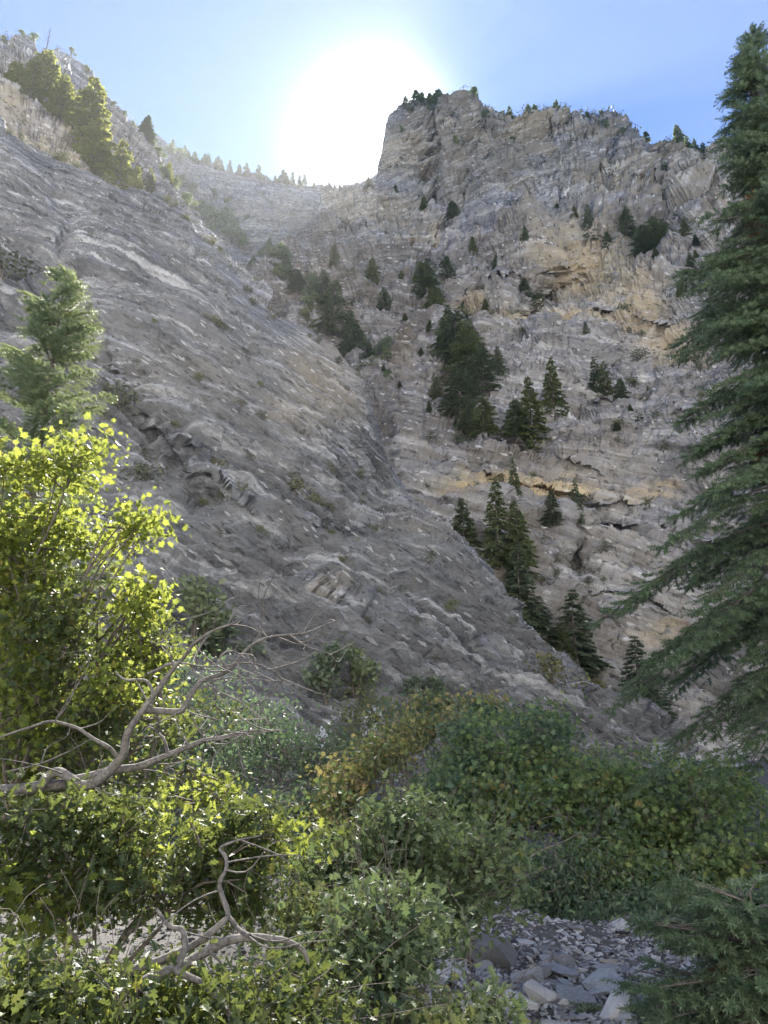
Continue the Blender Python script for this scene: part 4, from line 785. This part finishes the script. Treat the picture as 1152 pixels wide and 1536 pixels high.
bush('maple_bush', 'golden autumn maple in the middle of the hollow', 'maple bush', gb(600, 14),
     [(600, 1120, 14, 60, 50, .7), (570, 1180, 13.5, 70, 50, .7), (520, 1190, 13.5, 50, 50, .6), (640, 1190, 13.5, 50, 45, .6), (600, 1225, 13, 80, 35, .6)],
     430, 13, MAPLE, .085, M_yellow, M_twig, 8, .17, -.15, trunk_r=.035, nfreq=1.2, accents=[(M_olive, .22), (M_green, .08)])
bush('maple_bush', 'golden brown maple against the foot of the slab', 'maple bush', gb(680, 19),
     [(670, 1065, 19, 60, 28, .8), (735, 1085, 19, 60, 26, .8), (700, 1100, 18, 70, 25, .8), (620, 1085, 18, 50, 30, .8)],
     360, 11, MAPLE, .115, M_yellow, M_twig, 9, .2, -.1, trunk_r=.04, nfreq=1., accents=[(M_thick, .15), (M_olive, -.05)])
bush('willow_bush', 'olive shrub with fine leaves at the left of the golden maple', 'shrub', gb(545, 20),
     [(545, 1075, 20, 40, 30, .7), (560, 1120, 19, 30, 30, .6), (520, 1100, 20, 30, 30, .6)], 200, 12, SIMPLE, .11, M_olive, M_twig, 10, .18, -.2, trunk_r=.03)
bush('maple_bush', 'tall green maple right of the golden maple', 'maple bush', gb(760, 12.5),
     [(720, 1150, 12.5, 80, 50, .8), (800, 1140, 13, 80, 45, .8), (690, 1210, 12, 80, 55, .7), (790, 1210, 12.3, 100, 60, .8), (740, 1270, 11.5, 100, 50, .7), (830, 1100, 14, 60, 30, .7)],
     1300, 13, MAPLE, .088, M_green, M_twig, 11, .17, -.2, trunk_r=.04, nfreq=1.2, accents=[(M_thick, .12), (M_yellow, .58)])
bush('maple_bush', 'bright green maple under the right spruce', 'maple bush', gb(960, 12),
     [(900, 1170, 12, 80, 50, .8), (890, 1240, 11.5, 100, 60, .8), (990, 1240, 11.8, 100, 55, .8), (1080, 1220, 12, 90, 45, .8), (980, 1310, 11, 120, 60, .8), (1100, 1300, 11, 90, 60, .8)],
     1500, 13, MAPLE, .088, M_green, M_twig, 12, .17, -.2, trunk_r=.04, nfreq=1.2, accents=[(M_thick, .2), (M_yellow, .5)])
bush('willow_bush', 'dark fine leaved shrub overhanging the rubble bank', 'shrub', gb(830, 10.8),
     [(760, 1330, 10.6, 100, 50, .7), (860, 1340, 10.6, 100, 55, .7), (800, 1395, 10.3, 100, 30, .5), (930, 1380, 10.2, 90, 50, .6), (720, 1370, 10.4, 60, 35, .5), (1000, 1380, 10, 80, 50, .6), (905, 1425, 9.4, 45, 22, .3), (745, 1412, 9.6, 40, 22, .3), (990, 1430, 9.2, 60, 30, .4)],
     1000, 13, SIMPLE, .075, M_thick, M_twig, 13, .15, -.3, trunk_r=.03, nfreq=1.3)
bush('willow_bush', 'grey green shrub between the golden and the green maples', 'shrub', gb(680, 15.5),
     [(680, 1150, 15.5, 60, 40, .8), (740, 1110, 16.5, 60, 35, .8), (660, 1220, 13.5, 60, 40, .7)], 380, 12, SIMPLE, .10, M_thick, M_twig, 14, .18, -.2, trunk_r=.03)
bush('thicket', 'green thicket at the foot of the slab behind the maples', 'thicket', gb(860, 24),
     [(780, 1110, 24, 80, 40, 1.2), (870, 1130, 24, 80, 40, 1.2), (960, 1170, 23, 80, 35, 1.2), (1060, 1190, 22, 80, 35, 1.2), (1130, 1210, 20, 60, 35, 1.)], 800, 11, SIMPLE, .15, M_green, M_twig, 15, .28, -.2, trunk_r=.05, nfreq=.6, accents=[(M_thick, .05)])

# ------------------------------------------------------------------ bare branches
def limbs(name, label, cat, Y, lines, r0, mat, seed, twigs=26, wig=.02, drift=0):
    r = np.random.RandomState(seed); A = Acc(); B = Acc(); org = P(*lines[0][0][0], Y)
    root = bpy.data.objects.new(name, None); COL.objects.link(root); root.location = org; tag(root, label, cat)
    allp = []
    for pts, ra, rb, y0, y1 in lines:
        n = len(pts); W = np.array([P(x, y, Y + y0 + (y1 - y0) * i / (n - 1)) for i, (x, y) in enumerate(pts)]); m = max(8, n * 5); c = curve(W, m)
        c += wig * noise(np.stack([c[:, 0] * 5, c[:, 2] * 5, c[:, 1]], 1) + seed)[:, None] * [.6, .8, 1]; rad = np.linspace(ra, rb, m) * (1 + .12 * noise(c * 9))
        (A if ra > .012 else B).add(*tube(c, rad, 8 if ra > .012 else 5)); allp.append(c[m // 3:])
    ap = np.concatenate(allp)
    for _ in range(twigs):
        s = ap[r.randint(len(ap))]; d = unit(r.normal(size=3) + [.5, 0, .25]); l = .12 + .28 * r.rand()
        e = s + d * l; c = curve([s, s + d * l * .5 + r.normal(size=3) * .05, e, e + unit(d + r.normal(size=3) * .7) * l * .4], 9); B.add(*tube(c, np.linspace(.0045, .0012, 9), 4))
    obj('limb', A.mesh('limb', mat, True, org), root); obj('twigs', B.mesh('twigs', mat, True, org), root); return root
limbs('bare_branch', 'bare grey dead branch reaching in from the left edge over the thicket', 'dead branch', 4.6, [
  ([(-90, 1200), (0, 1190), (40, 1185), (85, 1177), (120, 1167), (165, 1157), (210, 1150), (260, 1130), (300, 1112), (350, 1102), (390, 1095), (425, 1095)], .046, .004, 0, .25),
  ([(60, 1180), (75, 1160), (90, 1154), (105, 1162), (122, 1176), (140, 1176), (168, 1156)], .030, .026, .0, .02),
  ([(165, 1157), (187, 1130), (195, 1095), (215, 1065), (240, 1030), (262, 1000), (277, 985), (290, 965), (320, 945), (345, 938), (365, 925)], .027, .003, .02, -.3),
  ([(215, 1065), (245, 1066), (275, 1067), (287, 1040), (300, 1022), (340, 1010), (360, 985), (380, 965), (400, 957), (435, 952), (470, 945), (510, 930)], .020, .003, .0, .3),
  ([(435, 952), (465, 970), (495, 982)], .006, .002, .2, .3), ([(400, 957), (390, 935), (400, 920)], .005, .002, .2, .3),
  ([(350, 996), (390, 998), (415, 1005), (427, 1028)], .006, .002, .1, .2), ([(175, 1005), (190, 1020), (220, 1022), (230, 1042), (225, 1062)], .005, .012, .1, 0),
  ([(220, 1012), (250, 998), (275, 995), (320, 1000), (375, 997), (415, 1003)], .008, .002, 0, .2), ([(355, 995), (358, 1025), (365, 1047)], .007, .004, .1, .05),
  ([(310, 1025), (350, 1050), (380, 1070), (408, 1085)], .006, .003, .05, .0), ([(175, 1140), (165, 1122), (120, 1095), (75, 1080), (30, 1095), (-20, 1115)], .013, .004, 0, -.3),
  ([(5, 1160), (60, 1145), (110, 1125), (135, 1110)], .007, .003, -.1, .1), ([(250, 1130), (245, 1110), (225, 1085)], .012, .007, 0, -.1), ([(290, 1075), (305, 1105), (315, 1120)], .006, .003, .1, .1),
  ([(260, 998), (240, 960), (290, 950)], .004, .002, 0, .1), ([(340, 1010), (330, 985), (345, 972), (360, 985)], .008, .004, .05, .1), ([(300, 1022), (330, 1020), (380, 1020), (425, 1020)], .005, .002, 0, .2),
  ([(287, 1060), (330, 1078), (345, 1075)], .004, .002, .1, .2), ([(320, 1105), (350, 1118), (370, 1108)], .004, .002, .1, .2), ([(300, 1112), (340, 1108), (400, 1096), (430, 1095)], .004, .002, 0, .2), ([(265, 1130), (240, 1165), (238, 1185)], .004, .002, 0, .1)],
  .022, M_dead, 3, 70)
limbs('bare_branch', 'forked grey branch low over the bottom oak bushes', 'branch', 3.4, [
  ([(150, 1530), (205, 1480), (235, 1460), (265, 1452), (300, 1432), (340, 1415), (390, 1407), (425, 1410), (452, 1424), (462, 1445)], .030, .008, 0, .2),
  ([(190, 1457), (230, 1440), (275, 1425), (305, 1408), (340, 1382), (330, 1350), (327, 1325), (340, 1305), (340, 1285), (327, 1270), (355, 1262), (390, 1255)], .021, .003, .1, .3),
  ([(265, 1452), (280, 1420), (275, 1395), (255, 1390), (235, 1365)], .015, .006, 0, .1), ([(265, 1452), (295, 1470), (320, 1495), (345, 1515), (350, 1545)], .014, .006, 0, -.2), ([(340, 1382), (355, 1400), (372, 1407)], .012, .009, .2, .1),
  ([(320, 1495), (345, 1490), (360, 1485)], .004, .002, 0, .1), ([(310, 1430), (330, 1450), (335, 1470)], .006, .003, 0, .1)],
  .03, M_dead, 4, 12)
limbs('bare_branch', 'short curved bare branch in the central oak bush', 'branch', 5.3, [
  ([(498, 1400), (503, 1372), (505, 1345), (520, 1333), (550, 1336), (590, 1350), (620, 1348), (640, 1335)], .017, .005, 0, .1), ([(512, 1375), (525, 1350), (540, 1333)], .013, .009, 0, 0)], .03, M_dead, 5, 8)
limbs('bare_branch', 'thin bare grey branch fanning out of the dark shrub above the bank', 'branch', 9.8, [
  ([(745, 1400), (765, 1345), (785, 1300), (800, 1280), (840, 1265), (870, 1250)], .022, .004, 0, .3), ([(775, 1320), (810, 1305), (850, 1290)], .008, .003, 0, .2), ([(748, 1394), (790, 1400), (830, 1392), (880, 1372), (930, 1358)], .014, .004, 0, .2)], .03, M_dead, 6, 34)

# ------------------------------------------------------------------ haze: one closed box of thin air round everything
hz = bpy.data.meshes.new('haze'); x0, x1, y0, y1, z0, z1 = -600, 600, -420, 640, -60, 400
Vh = [(x, y, z) for x in (x0, x1) for y in (y0, y1) for z in (z0, z1)]
hz.from_pydata(Vh, [], [(0, 1, 3, 2), (4, 6, 7, 5), (0, 4, 5, 1), (2, 3, 7, 6), (0, 2, 6, 4), (1, 5, 7, 3)])
mh = bpy.data.materials.new('haze'); mh.use_nodes = True; t = mh.node_tree; t.nodes.clear(); oo = t.nodes.new('ShaderNodeOutputMaterial'); pv = t.nodes.new('ShaderNodeVolumePrincipled')
pv.inputs['Density'].default_value = 0.00015; pv.inputs['Color'].default_value = (.93, .95, 1, 1); pv.inputs['Anisotropy'].default_value = .4
t.links.new(pv.outputs[0], oo.inputs['Volume']); hz.materials.append(mh)
tag(obj('haze', hz), 'thin bright haze in the canyon air', kind='stuff')
